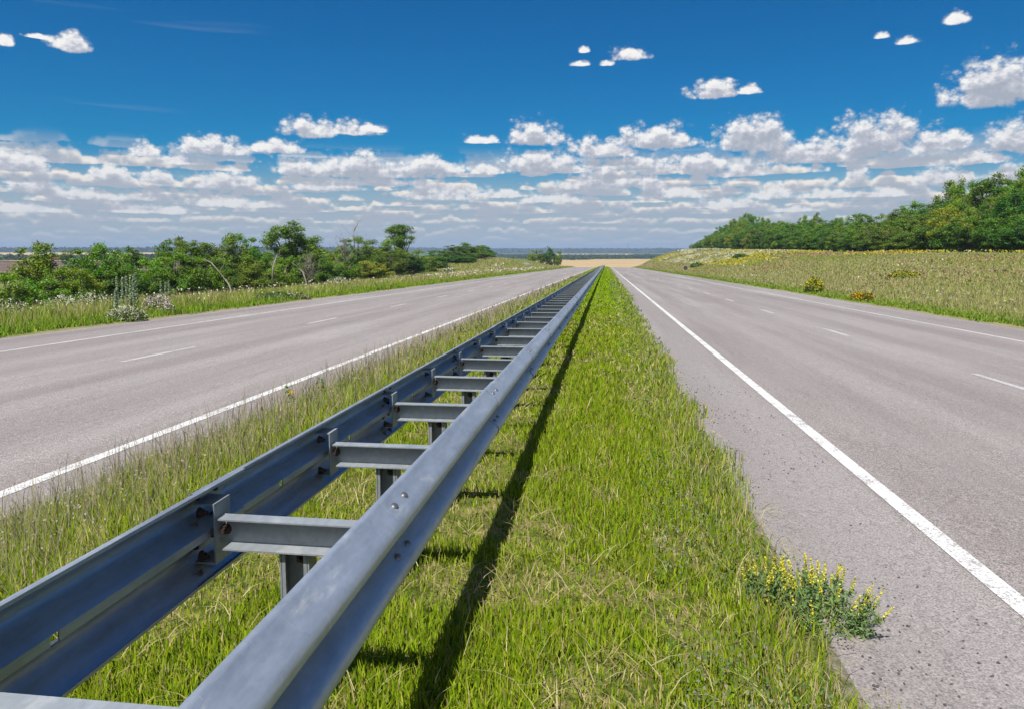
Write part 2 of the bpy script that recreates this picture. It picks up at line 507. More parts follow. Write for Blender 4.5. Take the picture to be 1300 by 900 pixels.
def bolt_mesh():
    mb = MB()
    # oval button head: two rings and a cap, long along y
    ring = lambda r, h: [(h, math.cos(a) * r * 1.35, math.sin(a) * r) for a in [2 * math.pi * k / 12 for k in range(12)]]
    V = ring(.0125, 0) + ring(.0115, .0045) + ring(.006, .0075); f = []
    for b in (0, 12):
        for k in range(12): f.append((b + k, b + (k + 1) % 12, b + 12 + (k + 1) % 12, b + 12 + k))
    f.append(tuple(range(24, 36)))
    mb.add(V, f)
    return mb.mesh('bolt', M_BOLT, True)
def nut_mesh():
    mb = MB()
    mb.tube([(0, 0, 0), (.003, 0, 0)], [.019, .019], 12)
    mb.tube([(.003, 0, 0), (.016, 0, 0)], [.0145, .0145], 6)
    mb.tube([(.016, 0, 0), (.030, 0, 0)], [.0075, .0075], 8)
    return mb.mesh('nut', M_RUST)
BOLT, NUT = bolt_mesh(), nut_mesh()

N_BEAM = 375
wob = lambda y, s: .017 * (float(lat_noise(y, s * 37.0, 21, 9.0)) - .5)
def lp(x, y, z):
    return (x - GO.x, y - GO.y, z - GO.z)
far_rail = []
for side in (1, -1):
    X = XR if side > 0 else XL
    for k in range(-3, 182):
        y0 = B1 - .12 + 2.0 * k
        z0 = float(road_z(y0)) + ZT + wob(y0, side); z1 = float(road_z(y0 + 2)) + ZT + wob(y0 + 2, side)
        tilt = math.atan2(z1 - z0, 2.0)
        if k < 47:
            p = link('rail_panel', PM[side], gr, lp(X + .004 * random.uniform(-1, 1), y0, z0), (tilt, R(random.uniform(-.5, .5)), 0))
            if k < 9 and k >= 0:
                for zz, ang in ((-.030, 60), (-.118, -60), (-.194, 60), (-.282, -60)):
                    if side > 0 and ang < 0: continue
                    for dy in (.055, .165):
                        xx = float(np.interp(-zz if -zz <= .156 else .312 + zz, [h[1] for h in half], [h[0] for h in half]))
                        th = R(62 if ang > 0 else -62)
                        b = link('bolt', BOLT, p, ((xx + .0085) * side, dy, zz), (0, -th * .92 if side > 0 else math.pi + th * .92, 0))
                        if side < 0 and k < 6:
                            link('nut', NUT, p, ((xx - .001) * side, dy, zz), (0, -th * .92 if ang < 0 else -th * .92, 0))
        else:
            far_rail.append((side, X, y0, z0, tilt))
# the far panels as one part
V = []; Fq = []
srcs = {s: (np.array([v.co[:] for v in PM[s].vertices]), [tuple(p.vertices) for p in PM[s].polygons]) for s in (1, -1)}
for side, X, y0, z0, tilt in far_rail:
    v, f = srcs[side]; b = len(V)
    for q in v: V.append(lp(X + q[0], y0 + q[1] * math.cos(tilt), z0 + q[2] + q[1] * math.sin(tilt)))
    Fq += [tuple(i + b for i in q) for q in f]
o = link('rail_panel', new_mesh('rail_panels_far', V, Fq, [M_GALV], smooth=True), gr); o['kind'] = 'stuff'

# cross beams (channel open towards the traffic coming up), brackets and posts
def cross_beam_mb(mb, ox=0, oy=0, oz=0):
    L0, L1 = XL + .022, XR - .022
    t_ = .005
    bx = lambda a, b, c, d, e, f: mb.box(a + ox, b + ox, c + oy, d + oy, e + oz, f + oz)
    bx(L0, L1, 0, t_, -.100, 0)
    bx(L0 + .006, L1 - .006, -.050, 0, -t_, .0)
    bx(L0 + .026, L1 - .026, -.062, 0, -.100, -.100 + t_)
def bracket_mb(mb, side, ox=0, oy=0, oz=0):
    t_ = .005
    def bx(a, b, c, d, e, f):
        a, b = (a, b) if side > 0 else (-b, -a)
        mb.box(a + ox, b + ox, c + oy, d + oy, e + oz, f + oz)
    bx(-.017, -.012, -.05, .05, -.205, 0)                 # web against the cross beam
    bx(-.012, .058, -.05, .05, -t_, 0)                    # flanges reaching into the two hollows of the beam
    bx(-.012, .058, -.05, .05, -.205, -.205 + t_)
def post_mb(mb, ox=0, oy=0, oz=0, depth=1.25):
    w, d, t_ = .051, .055, .006
    bx = lambda a, b, c, e, f, g: mb.box(a + ox, b + ox, c + oy, e + oy, f + oz, g + oz)
    bx(-w, w, 0, t_, -depth, 0)
    bx(-w, -w + t_, -d, 0, -depth, 0)
    bx(w - t_, w, -d, 0, -depth, 0)
    bx(-w + .008, -w + .020, -d, -d + t_, -depth, -.002); bx(w - .020, w - .008, -d, -d + t_, -depth, -.002)
mb = MB(); cross_beam_mb(mb); CB = mb.mesh('cross_beam', M_BEAM)
mb = MB(); bracket_mb(mb, 1); BR = {1: mb.mesh('bracket', M_BEAM)}
mb = MB(); bracket_mb(mb, -1); BR[-1] = mb.mesh('bracket', M_BEAM)
mb = MB(); post_mb(mb); PO = mb.mesh('post', M_BEAM)
mb = MB(); mb.box(-.034, .034, -.004, 0, -.062, -.004); PLATE = mb.mesh('plate', M_BEAM)
farB, farK, farP = MB(), MB(), MB()
for i in range(-3, N_BEAM - 8):
    y = B1 + i
    zr = float(road_z(y)); zb = zr + ZT - .108
    n_ = i + 3
    if n_ < 100:
        link('cross_beam', CB, gr, lp(0, y, zb), (0, R(random.uniform(-.25, .25)), 0))
        po = link('post', PO, gr, lp(-1.0, y + .012, zb - .103), (R(random.uniform(-.6, .6)), R(random.uniform(-.5, .5)), 0))
        if n_ < 18:
            link('plate', PLATE, po, (0, -.0005, 0))
            link('bolt', NUT, po, (.005, -.004, -.032), (0, 0, R(-90)))
    else:
        cross_beam_mb(farB, *lp(0, y, zb)); post_mb(farP, *lp(-1.0, y + .012, zb - .103))
    for side in (1, -1):
        X = XR if side > 0 else XL
        if n_ < 50:
            bk = link('bracket', BR[side], gr, lp(X, y, zb + .053))
            if n_ < 12:
                link('nut', NUT, bk, (side * .036, -.052, -.030), (0, 0, 0 if side < 0 else math.pi))
                link('nut', NUT, bk, (side * .036, -.052, -.178), (0, 0, 0 if side < 0 else math.pi))
                link('nut', NUT, bk, (-side * .030, -.001, -.10), (0, 0, R(-90)))
        else:
            bracket_mb(farK, side, *lp(X, y, zb + .053))
for nm, q in (('cross_beam', farB), ('bracket', farK), ('post', farP)):
    o = link(nm, q.mesh(nm + 's_far', M_BEAM), gr); o['kind'] = 'stuff'

# ------------------------------------------------------------------ grass
TAN_L, TAN_R = -1.02, .76      # what the view takes in, with some room to either side
def sample(x0, x1, y0, y1, n, p=1.6):
    """points denser near the camera: density ~ (y+1)^-p"""
    out_x = []; out_y = []; got = 0
    q = 1 - p
    while got < n:
        m_ = n
        u = rng.random(m_)
        a, b = (y0 + 1) ** q, (y1 + 1) ** q
        y = (a + (b - a) * u) ** (1 / q) - 1
        x = x0 + (x1 - x0) * rng.random(m_)
        ok = (x > TAN_L * (y + 1.5) - .5) & (x < TAN_R * (y + 1.5) + .5)
        out_x.append(x[ok]); out_y.append(y[ok]); got += ok.sum()
    return np.concatenate(out_x)[:n], np.concatenate(out_y)[:n]

def blades(x, y, z, h, w, lean, colr, tipcol=None, seg2=True):
    """one bent blade per point; returns verts, tris, colours"""
    n = len(x)
    a = rng.random(n) * 2 * math.pi
    la = rng.random(n) * 2 * math.pi
    # blades mostly face the way they are seen from, so they keep their width
    a = np.where(rng.random(n) < .6, rng.normal(0, .5, n), a)
    dx, dy = np.cos(a) * w / 2, np.sin(a) * w / 2
    lx, ly = np.cos(la) * lean * h, np.sin(la) * lean * h
    hz = h * np.sqrt(np.clip(1 - np.minimum(lean, .98) ** 2, .02, 1))
    P = np.zeros((n, 5, 3), np.float32)
    P[:, 0] = np.stack([x - dx, y - dy, z - .01], 1); P[:, 1] = np.stack([x + dx, y + dy, z - .01], 1)
    mx, my, mz = x + lx * .35, y + ly * .35, z + hz * .6
    P[:, 2] = np.stack([mx - dx * .8, my - dy * .8, mz], 1); P[:, 3] = np.stack([mx + dx * .8, my + dy * .8, mz], 1)
    P[:, 4] = np.stack([x + lx, y + ly, z + hz], 1)
    b = np.arange(n)[:, None] * 5
    T = np.concatenate([b + np.array([[0, 1, 3]]), b + np.array([[0, 3, 2]]), b + np.array([[2, 3, 4]])], 0)
    C = np.repeat(colr[:, None, :], 5, 1).astype(np.float32)
    if tipcol is not None: C[:, 4] = tipcol; C[:, 2:4] = C[:, 2:4] * .5 + tipcol[:, None] * .5
    return P.reshape(-1, 3), T, C.reshape(-1, 3)

class Pile:
    def __init__(s): s.v = []; s.f = []; s.c = []; s.n = 0
    def add(s, v, f, c):
        s.v.append(v); s.f.append(f + s.n); s.c.append(c); s.n += len(v)
    def obj(s, name, mat, label=None, cat=None, kind='stuff', parent=None, loc=(0, 0, 0)):
        me = new_mesh(name, np.concatenate(s.v), np.concatenate(s.f), [mat], np.concatenate(s.c))
        o = link(name, me, parent, loc)
        if parent is None: tag(o, label, cat, kind=kind)
        return o

def palette(n, cols, p):
    c = np.array(cols)[rng.choice(len(cols), n, p=np.array(p) / sum(p))]
    return c * (1 + rng.normal(0, .16, (n, 1))).clip(.5, 1.6)

def flecks(x, y, z, s, colr, asp=.7):
    """little tilted diamond petals"""
    n = len(x)
    u = rng.normal(size=(n, 3)); u /= np.linalg.norm(u, axis=1, keepdims=True)
    v = np.cross(u, rng.normal(size=(n, 3))); v /= np.linalg.norm(v, axis=1, keepdims=True)
    c0 = np.stack([x, y, z], 1)
    s = np.broadcast_to(np.asarray(s, float), (n,))[:, None]
    P = np.stack([c0 - u * s, c0 + v * s * asp, c0 + u * s, c0 - v * s * asp], 1).astype(np.float32)
    b = np.arange(n)[:, None] * 4
    T = np.concatenate([b + np.array([[0, 1, 2]]), b + np.array([[0, 2, 3]])], 0)
    return P.reshape(-1, 3), T, np.repeat(colr, 4, 0).astype(np.float32)

GREENS = [(.150, .255, .008), (.200, .300, .010), (.260, .330, .018), (.110, .195, .008), (.300, .330, .045)]
STRAW = [(.42, .36, .16), (.52, .45, .24), (.32, .27, .11)]
TAN = [(.38, .33, .13), (.43, .38, .18), (.33, .27, .12), (.30, .225, .125)]

# --- the median
g = Pile()
n = 300000
x, y = sample(-4.15, 1.75, 1.2, 345, n, 1.75)
n1 = lat_noise(x, y, 31, .35); n2 = lat_noise(x, y, 32, 1.1); n3 = lat_noise(x, y * .5, 33, 3.0)
edge_l = -3.78 + .5 * (lat_noise(y, y * 0, 34, .7) - .5) + .5 * (n3 - .5)
edge_r = 1.08 + .35 * (lat_noise(y, y * 0 + 9, 35, .6) - .5) + .006 * np.minimum(y, 55) + .35 * (n3 - .5)
keep = (x > edge_l) & (x < edge_r)
# straw gaps in the mown strip, mostly close by
mown = sstep(-2.2, -1.7, x) * sstep(.9, .3, x)
gap = sstep(.56, .40, n1 * .6 + n2 * .4) * mown * sstep(30, 6, y)
keep &= rng.random(n) > gap * .42
edge_thin = np.minimum(sstep(0, .45, x - edge_l), sstep(0, .40, edge_r - x))
keep &= rng.random(n) < .18 + .82 * edge_thin
x, y, n1, n2, n3, mown, gap = (q[keep] for q in (x, y, n1, n2, n3, mown, gap))
n = len(x); z = height(x, y)
lefty = sstep(-2.0, -2.6, x); righty = sstep(.35, .9, x)
h = (.040 + .062 * rng.random(n) ** 1.5 + .06 * (n2 - .3)) * (1 - .5 * gap)
h = np.where(lefty > .5, .07 + .17 * rng.random(n) ** 1.6 + .09 * n3, h)
h = np.where(righty > .5, .06 + .14 * rng.random(n) ** 1.5, h)
h *= .9 + .25 * sstep(8, 60, y)
h = np.clip(h, .03, .5)
w = np.maximum(.0042 + .003 * rng.random(n), .00125 * y)
lean = np.clip(.12 + np.abs(rng.normal(0, .35, n)), 0, .97)
c = palette(n, GREENS, [3, 4, 3, 1.5, 1.2])
dry = rng.random(n) < (.04 + .32 * gap * (rng.random(n)) + .10 * lefty + .16 * righty)
c = np.where(dry[:, None], palette(n, STRAW, [3, 2, 2]), c)
grayish = (rng.random(n) < .22 * np.maximum(righty, lefty * .4))
c = np.where(grayish[:, None], palette(n, [(.23, .26, .12), (.32, .30, .20), (.18, .23, .09)], [2, 1, 2]), c)
lush = sstep(14, 34, y)[:, None] * (1 - .5 * np.maximum(lefty, righty)[:, None])
c = c * (1 - lush) + (c * np.array([1.0, 1.15, .75]) + np.array([.010, .022, 0])) * lush
tip = c * np.array([1.12, 1.06, 1.0])
g.add(*blades(x, y, z, h, w, lean, c, tip))
# flat straw litter
n = 10000
x, y = sample(-4.0, 1.2, 1.2, 40, n, 1.9)
k = lat_noise(x, y, 31, .35) * .6 + lat_noise(x, y, 32, 1.1) * .4
ok = rng.random(n) < sstep(.62, .40, k) * .9 + .1
x, y = x[ok], y[ok]; n = len(x)
g.add(*blades(x, y, height(x, y) + .012 + .05 * rng.random(n), .07 + .16 * rng.random(n), np.maximum(.003 + .002 * rng.random(n), .001 * y), np.clip(rng.normal(.95, .05, n), .75, .985), palette(n, STRAW, [3, 3, 1])))
# seed stalks along the left edge of the median
n = 9000
x, y = sample(-4.05, -1.9, 1.8, 90, n, 1.7)
ok = rng.random(n) < .25 + .75 * sstep(-2.2, -3.3, x); x, y = x[ok], y[ok]; n = len(x)
hh = .22 + .26 * rng.random(n)
g.add(*blades(x, y, height(x, y), hh, np.maximum(.0028, .0009 * y), np.clip(.1 + np.abs(rng.normal(0, .22, n)), 0, .9), palette(n, [(.20, .22, .09), (.26, .23, .13), (.10, .15, .04)], [2, 2, 2]), palette(n, [(.38, .30, .24), (.34, .30, .18)], [1, 1])))
n = 2600
x, y = sample(-4.0, -2.3, 2.2, 40, n, 1.7)
g.add(*flecks(x, y, height(x, y) + .16 + .24 * rng.random(n), np.maximum(.0065, .0010 * y), palette(n, [(.42, .33, .34), (.46, .40, .36), (.34, .25, .28)], [2, 2, 1])))
# clover and grey weeds on the right edge of the median
n = 9000
x, y = sample(.25, 1.35, 2.2, 60, n, 1.8)
k = lat_noise(x, y, 41, .5); ok = k > .45; x, y = x[ok], y[ok]; n = len(x)
er = 1.12 + .006 * np.minimum(y, 55)
ok = x < er; x, y = x[ok], y[ok]; n = len(x)
g.add(*flecks(x, y, height(x, y) + .03 + .13 * rng.random(n), np.maximum(.009, .0011 * y), palette(n, [(.15, .22, .09), (.21, .25, .13), (.30, .26, .22), (.12, .20, .03)], [3, 2, 1.2, 3])))
g.obj('median_grass', M_GRASS, 'green grass with straw litter covering the median under the guardrail', 'grass')

# --- verges
def verge_cols(x, y, n, seed, hill):
    a = lat_noise(x, y, seed, 6.0) * .6 + lat_noise(x, y, seed + 1, 2.0) * .4
    b = lat_noise(x, y * .6, seed + 2, 17.0)
    gr_ = palette(n, [(.155, .25, .014), (.21, .29, .022), (.12, .20, .012), (.28, .31, .07)], [3, 3, 2, 2])
    c_g = np.array([1.12, 1.10, 1.0]); gr_ = gr_ * c_g; tn = palette(n, TAN + [(.17, .16, .07)], [3, 2, 2, 2, 3])
    mv = palette(n, [(.32, .27, .15), (.31, .31, .11), (.37, .335, .165), (.24, .305, .06)], [1.6, 2, 1, 4])
    p = np.clip((a - .34) * 2.2, .06, .85)
    c = np.where((rng.random(n) < p)[:, None], tn, gr_)
    if hill: c = np.where((rng.random(n) < sstep(.40, .62, b) * .75)[:, None], mv, c)
    return c, a, b
def do_verge(side, n, xa, xb, ya, yb):
    g = Pile()
    x, y = sample(xa, xb, ya, yb, n, 1.45)
    d0 = (-13.85 - x) if side < 0 else (x - 11.25)
    d0 = d0 + .35 * (lat_noise(y, x * 0, 51 + side, 1.3) - .5)
    ok = d0 > 0; x, y, d0 = x[ok], y[ok], d0[ok]; n = len(x)
    z = height(x, y)
    c, a, b = verge_cols(x, y, n, 60 + side, side > 0)
    dist = np.hypot(x, y)
    near = sstep(2.4, .2, d0)                                # a fresh green fringe along the asphalt
    fr = palette(n, [(.13, .24, .014), (.18, .29, .022), (.10, .185, .012)], [2, 2, 1])
    c = np.where((rng.random(n) < near * .85)[:, None], fr, c)
    if side < 0: h = (.16 + .34 * rng.random(n) + .30 * a) * (.45 + .55 * sstep(0, 2.5, d0))
    else: h = (.10 + .20 * rng.random(n) + .16 * a) * (.5 + .5 * sstep(0, 2.5, d0)) * (1 - .35 * sstep(8, 25, d0))
    stalk = rng.random(n) < (.42 if side < 0 else .26)
    h = np.where(stalk, h * (.95 + .25 * rng.random(n)), h * (.40 + .3 * rng.random(n)))
    w = np.maximum(.005 + .003 * rng.random(n), .00092 * dist) * np.where(stalk, .60, 1.3)
    lean = np.where(stalk, np.clip(.12 + np.abs(rng.normal(0, .30, n)), 0, .9), np.clip(rng.normal(.62, .22, n), .1, .95))
    tip = np.where((rng.random(n) < .38 * (1 - near))[:, None], palette(n, [(.46, .39, .24), (.40, .31, .21), (.52, .46, .30)], [2, 2, 1]), c * 1.12)
    g.add(*blades(x, y, z, h, w, lean, c, tip))
    return g
g = do_verge(-1, 320000, -46, -13.8, 12, 345)
# white and pale flower heads among the left verge grass
n = 6500
x, y = sample(-30, -14.6, 13, 200, n, 1.35)
k = lat_noise(x, y, 71, 2.6) * .65 + lat_noise(x, y, 72, .9) * .35
ok = k > .57; x, y, k = x[ok], y[ok], k[ok]; n = len(x)
g.add(*flecks(x, y, height(x, y) + .35 + .40 * rng.random(n), np.maximum(.020, .0011 * np.hypot(x, y)) * (.7 + .6 * rng.random(n)), palette(n, [(.66, .64, .52), (.58, .58, .40), (.62, .52, .52)], [4, 2, 1])))
n = 1500
x, y = sample(-26, -15, 14, 120, n, 1.3)
ok = lat_noise(x, y, 75, 2.2) > .66; x, y = x[ok], y[ok]; n = len(x)
g.add(*flecks(x, y, height(x, y) + .3 + .3 * rng.random(n), np.maximum(.02, .0011 * np.hypot(x, y)), palette(n, [(.30, .08, .06), (.24, .10, .08)], [1, 1])))
g.obj('verge_grass', M_GRASS, 'tall wild grass with white flowers along the left road edge', 'grass')
g = do_verge(1, 360000, 11.1, 50, 14, 440)
def flower_field(x0, x1, y0, y1, n, seed, thr, cols, p, hgt, scale=5.0, pw=1.3, size=.0012):
    x, y = sample(x0, x1, y0, y1, n, pw)
    k = lat_noise(x, y * .45, seed, scale) * .7 + lat_noise(x, y, seed + 1, scale * .3) * .3
    ok = k > thr; x, y = x[ok], y[ok]; n = len(x)
    g.add(*flecks(x, y, height(x, y) + hgt * (.6 + .5 * rng.random(n)), np.maximum(.015, size * np.hypot(x, y)) * (.6 + .7 * rng.random(n)), palette(n, cols, p)))
YEL = [(.50, .42, .02), (.42, .38, .03), (.32, .34, .03)]
flower_field(32, 45, 70, 230, 3500, 81, .60, YEL, [2, 2, 2], .45, 9)
flower_field(20, 44, 120, 360, 9000, 83, .60, YEL, [2, 2, 2], .4, 12)
flower_field(20, 45, 150, 370, 14000, 85, .56, [(.52, .51, .38), (.44, .44, .28), (.40, .40, .2)], [2, 2, 1], .4, 13)
flower_field(12, 45, 18, 160, 2500, 87, .66, [(.55, .53, .42), (.45, .36, .38), (.40, .42, .08)], [2, 1, 1], .4, 3)
flower_field(14, 40, 40, 300, 9000, 89, .60, [(.40, .25, .14), (.34, .22, .14)], [1, 1], .3, 7)
g.obj('verge_grass', M_GRASS, 'dry meadow grass with yellow flowers covering the right bank', 'grass')

# ------------------------------------------------------------------ trees
def tree_meshes(seed, H, W, envs, clumps=100, leaves=130, leaf=.17, tint=(.055, .105, .018)):
    """tapered trunk with limbs, and a crown of leaf-sized faces round the limb ends;
    envs: (offset x, offset y, bottom, top, width) of the masses the crown is made of, as shares of W and H"""
    r = np.random.default_rng(seed)
    pts = []
    vol = np.array([(e[3] - e[2]) * e[4] ** 2 for e in envs]); vol = vol ** .8 / (vol ** .8).sum()
    for (ex, ey, b0, b1, ew), vv in zip(envs, vol):
        bumps = [(r.normal(size=3), .10 + .22 * r.random()) for _ in range(7)]
        bumps = [(b / np.linalg.norm(b), h) for b, h in bumps]
        hz, rw = (b1 - b0) * H / 2, ew * W / 2
        c0 = np.array([ex * W, ey * W, (b0 + b1) / 2 * H])
        m_ = max(6, int(clumps * vv))
        for k in range(m_):
            d = r.normal(size=3); d /= np.linalg.norm(d)
            rad = .80 + sum(h * max(0, d @ b) ** 3 for b, h in bumps)
            q = c0 + d * np.array([rw, rw, hz]) * rad * (.45 + .52 * r.random() ** .6) * np.array([1, 1, .96])
            taper = 1 - .28 * max(0, -d[2])                       # a little narrower below
            q[:2] = c0[:2] + (q[:2] - c0[:2]) * taper
            q[2] = max(q[2], .25)
            pts.append((q, (.36 + .42 * r.random() ** 1.4) * (W / 6.5) ** .5))
    Vl = []; Cl = []; tot = 0
    for q, rad in pts:
        m_ = int(leaves * 1.25 * (rad / .55) ** 1.7)
        d = r.normal(size=(m_, 3)); d /= np.linalg.norm(d, axis=1, keepdims=True)
        rr = rad * (r.random(m_) ** .40)[:, None] * (1 + .25 * r.normal(size=(m_, 1)).clip(-1, 2))
        cen = q + d * rr * np.array([1.12, 1.12, .85])
        u = r.normal(size=(m_, 3)) * .8 + np.cross(d, r.normal(size=(m_, 3)))
        u /= np.linalg.norm(u, axis=1, keepdims=True)
        nrm = d * .8 + np.array([0, 0, .5]) + r.normal(size=(m_, 3)) * .6
        v = np.cross(nrm, u); v /= np.linalg.norm(v, axis=1, keepdims=True)
        s = (leaf * (.55 + .7 * r.random(m_)))[:, None]
        P = np.stack([cen - u * s * .6, cen + v * s * .38, cen + u * s * .6, cen - v * s * .38], 1)
        Vl.append(P.reshape(-1, 3))
        cc = np.array(tint) * (1 + r.normal(0, .13)) * (1 + r.normal(0, .22, (m_, 1))).clip(.5, 1.7)
        cc = cc * (1 + r.normal(0, .07) * np.array([1.5, 0, -1]))
        Cl.append(np.repeat(cc, 4, 0)); tot += m_
    V = np.concatenate(Vl); C = np.concatenate(Cl)
    fc = np.arange(tot * 4).reshape(-1, 4)
    crown = new_mesh('crown', V, fc, [M_LEAF], C)
    mb = MB()
    tr = H * .018 + .05
    bend = r.normal(0, .05, 2) * H
    spine = lambda t_: np.array([bend[0] * t_ * t_, bend[1] * t_ * t_, t_ * H * .8])
    mb.tube([spine(t_) - np.array([0, 0, .5 * (t_ == 0)]) for t_ in (0, .12, .3, .55, .8, 1)], [tr * 1.25, tr, tr * .85, tr * .6, tr * .35, tr * .12], 8)
    for q, rad in pts[::2]:
        t0 = min(max(q[2] / H * .62 - .08, .06), .9)
        p0 = spine(t0); mid = p0 * .5 + q * .5 + np.array([0, 0, -.06 * H * r.random()])
        mb.tube([p0, mid, q], [tr * .42 * (1 - t0 * .6), tr * .24, tr * .06], 5)
    return mb.mesh('trunk', M_BARK, True), crown

G1 = (.102, .205, .007); G2 = (.140, .245, .008); G3 = (.078, .165, .008); G4 = (.200, .275, .010); G5 = (.13, .105, .022)
TV = {
    'round': tree_meshes(1, 8.5, 7.0, [(0, 0, 0, 1, .92), (.22, .1, .05, .72, .6), (-.24, -.1, .0, .66, .6)], 120, 130, .18, G1),
    'tall': tree_meshes(2, 10.5, 6.6, [(-.12, 0, .30, 1, .62), (.22, .08, .22, .84, .62), (0, -.05, .0, .5, .85)], 130, 130, .18, G1),
    'open': tree_meshes(3, 8.0, 5.6, [(.05, 0, .45, 1, .50), (-.28, 0, .40, .80, .40), (.30, .1, .25, .72, .42), (0, 0, 0, .45, .8)], 100, 115, .17, G2),
    'column': tree_meshes(4, 9.0, 3.6, [(0, 0, 0, 1, .70), (.1, 0, .0, .6, .9)], 80, 110, .16, G1),
    'bushy': tree_meshes(5, 5.0, 6.0, [(-.2, 0, 0, .85, .66), (.22, .1, 0, 1, .62), (0, -.2, 0, .7, .7)], 100, 130, .16, G2),
    'dark': tree_meshes(6, 9.0, 7.0, [(0, 0, .1, 1, .80), (.2, -.1, .0, .74, .7), (-.24, .1, 0, .62, .6)], 120, 130, .18, G3),
    'pale': tree_meshes(7, 7.0, 6.4, [(0, 0, 0, 1, .85), (.2, .1, .0, .72, .7), (-.22, .0, 0, .78, .6)], 110, 130, .17, G4),
    'stemmy': tree_meshes(8, 11.0, 5.4, [(-.05, 0, .72, 1, .66), (.28, .0, .55, .82, .52), (-.25, 0, .66, .84, .4)], 70, 120, .17, G1),
    'lumpy': tree_meshes(9, 9.5, 7.4, [(-.18, 0, .0, 1, .62), (.24, 0, .0, .86, .58), (0, .1, 0, .68, .95), (.05, 0, .4, .92, .4)], 140, 130, .18, G2),
    'russet': tree_meshes(10, 5.5, 5.4, [(0, 0, 0, 1, .8), (.2, 0, 0, .7, .7)], 80, 120, .16, G5),
}
TH = {'round': 8.5, 'tall': 10.5, 'open': 8.0, 'column': 9.0, 'bushy': 5.0, 'dark': 9.0, 'pale': 7.0, 'stemmy': 11.0, 'lumpy': 9.5, 'russet': 5.5}
TW = {'round': 7.0, 'tall': 6.6, 'open': 5.6, 'column': 3.6, 'bushy': 6.0, 'dark': 7.0, 'pale': 6.4, 'stemmy': 5.4, 'lumpy': 7.4, 'russet': 5.4}
def plant_tree(name, kind, x, y, h, wid, label, group=None, cat='tree'):
    z = float(height(x, y)) - .1
    o = link(name, None, loc=(x, y, z), rot=(0, 0, random.random() * 6.28), scale=(wid / TW[kind],) * 2 + (h / TH[kind],))
    tag(o, label, cat, group)
    tr, cr = TV[kind]
    link('trunk', tr, o); link('crown', cr, o)
    return o
def by_column(px, X=None, Y=None):
    az, _ = azel(px, 320)
    return (X, X / math.tan(az)) if X is not None else (Y * math.tan(az), Y)
def top_z(x, y, py):
    return CAM_Z + (320 - py) / 917 * math.hypot(x, y)

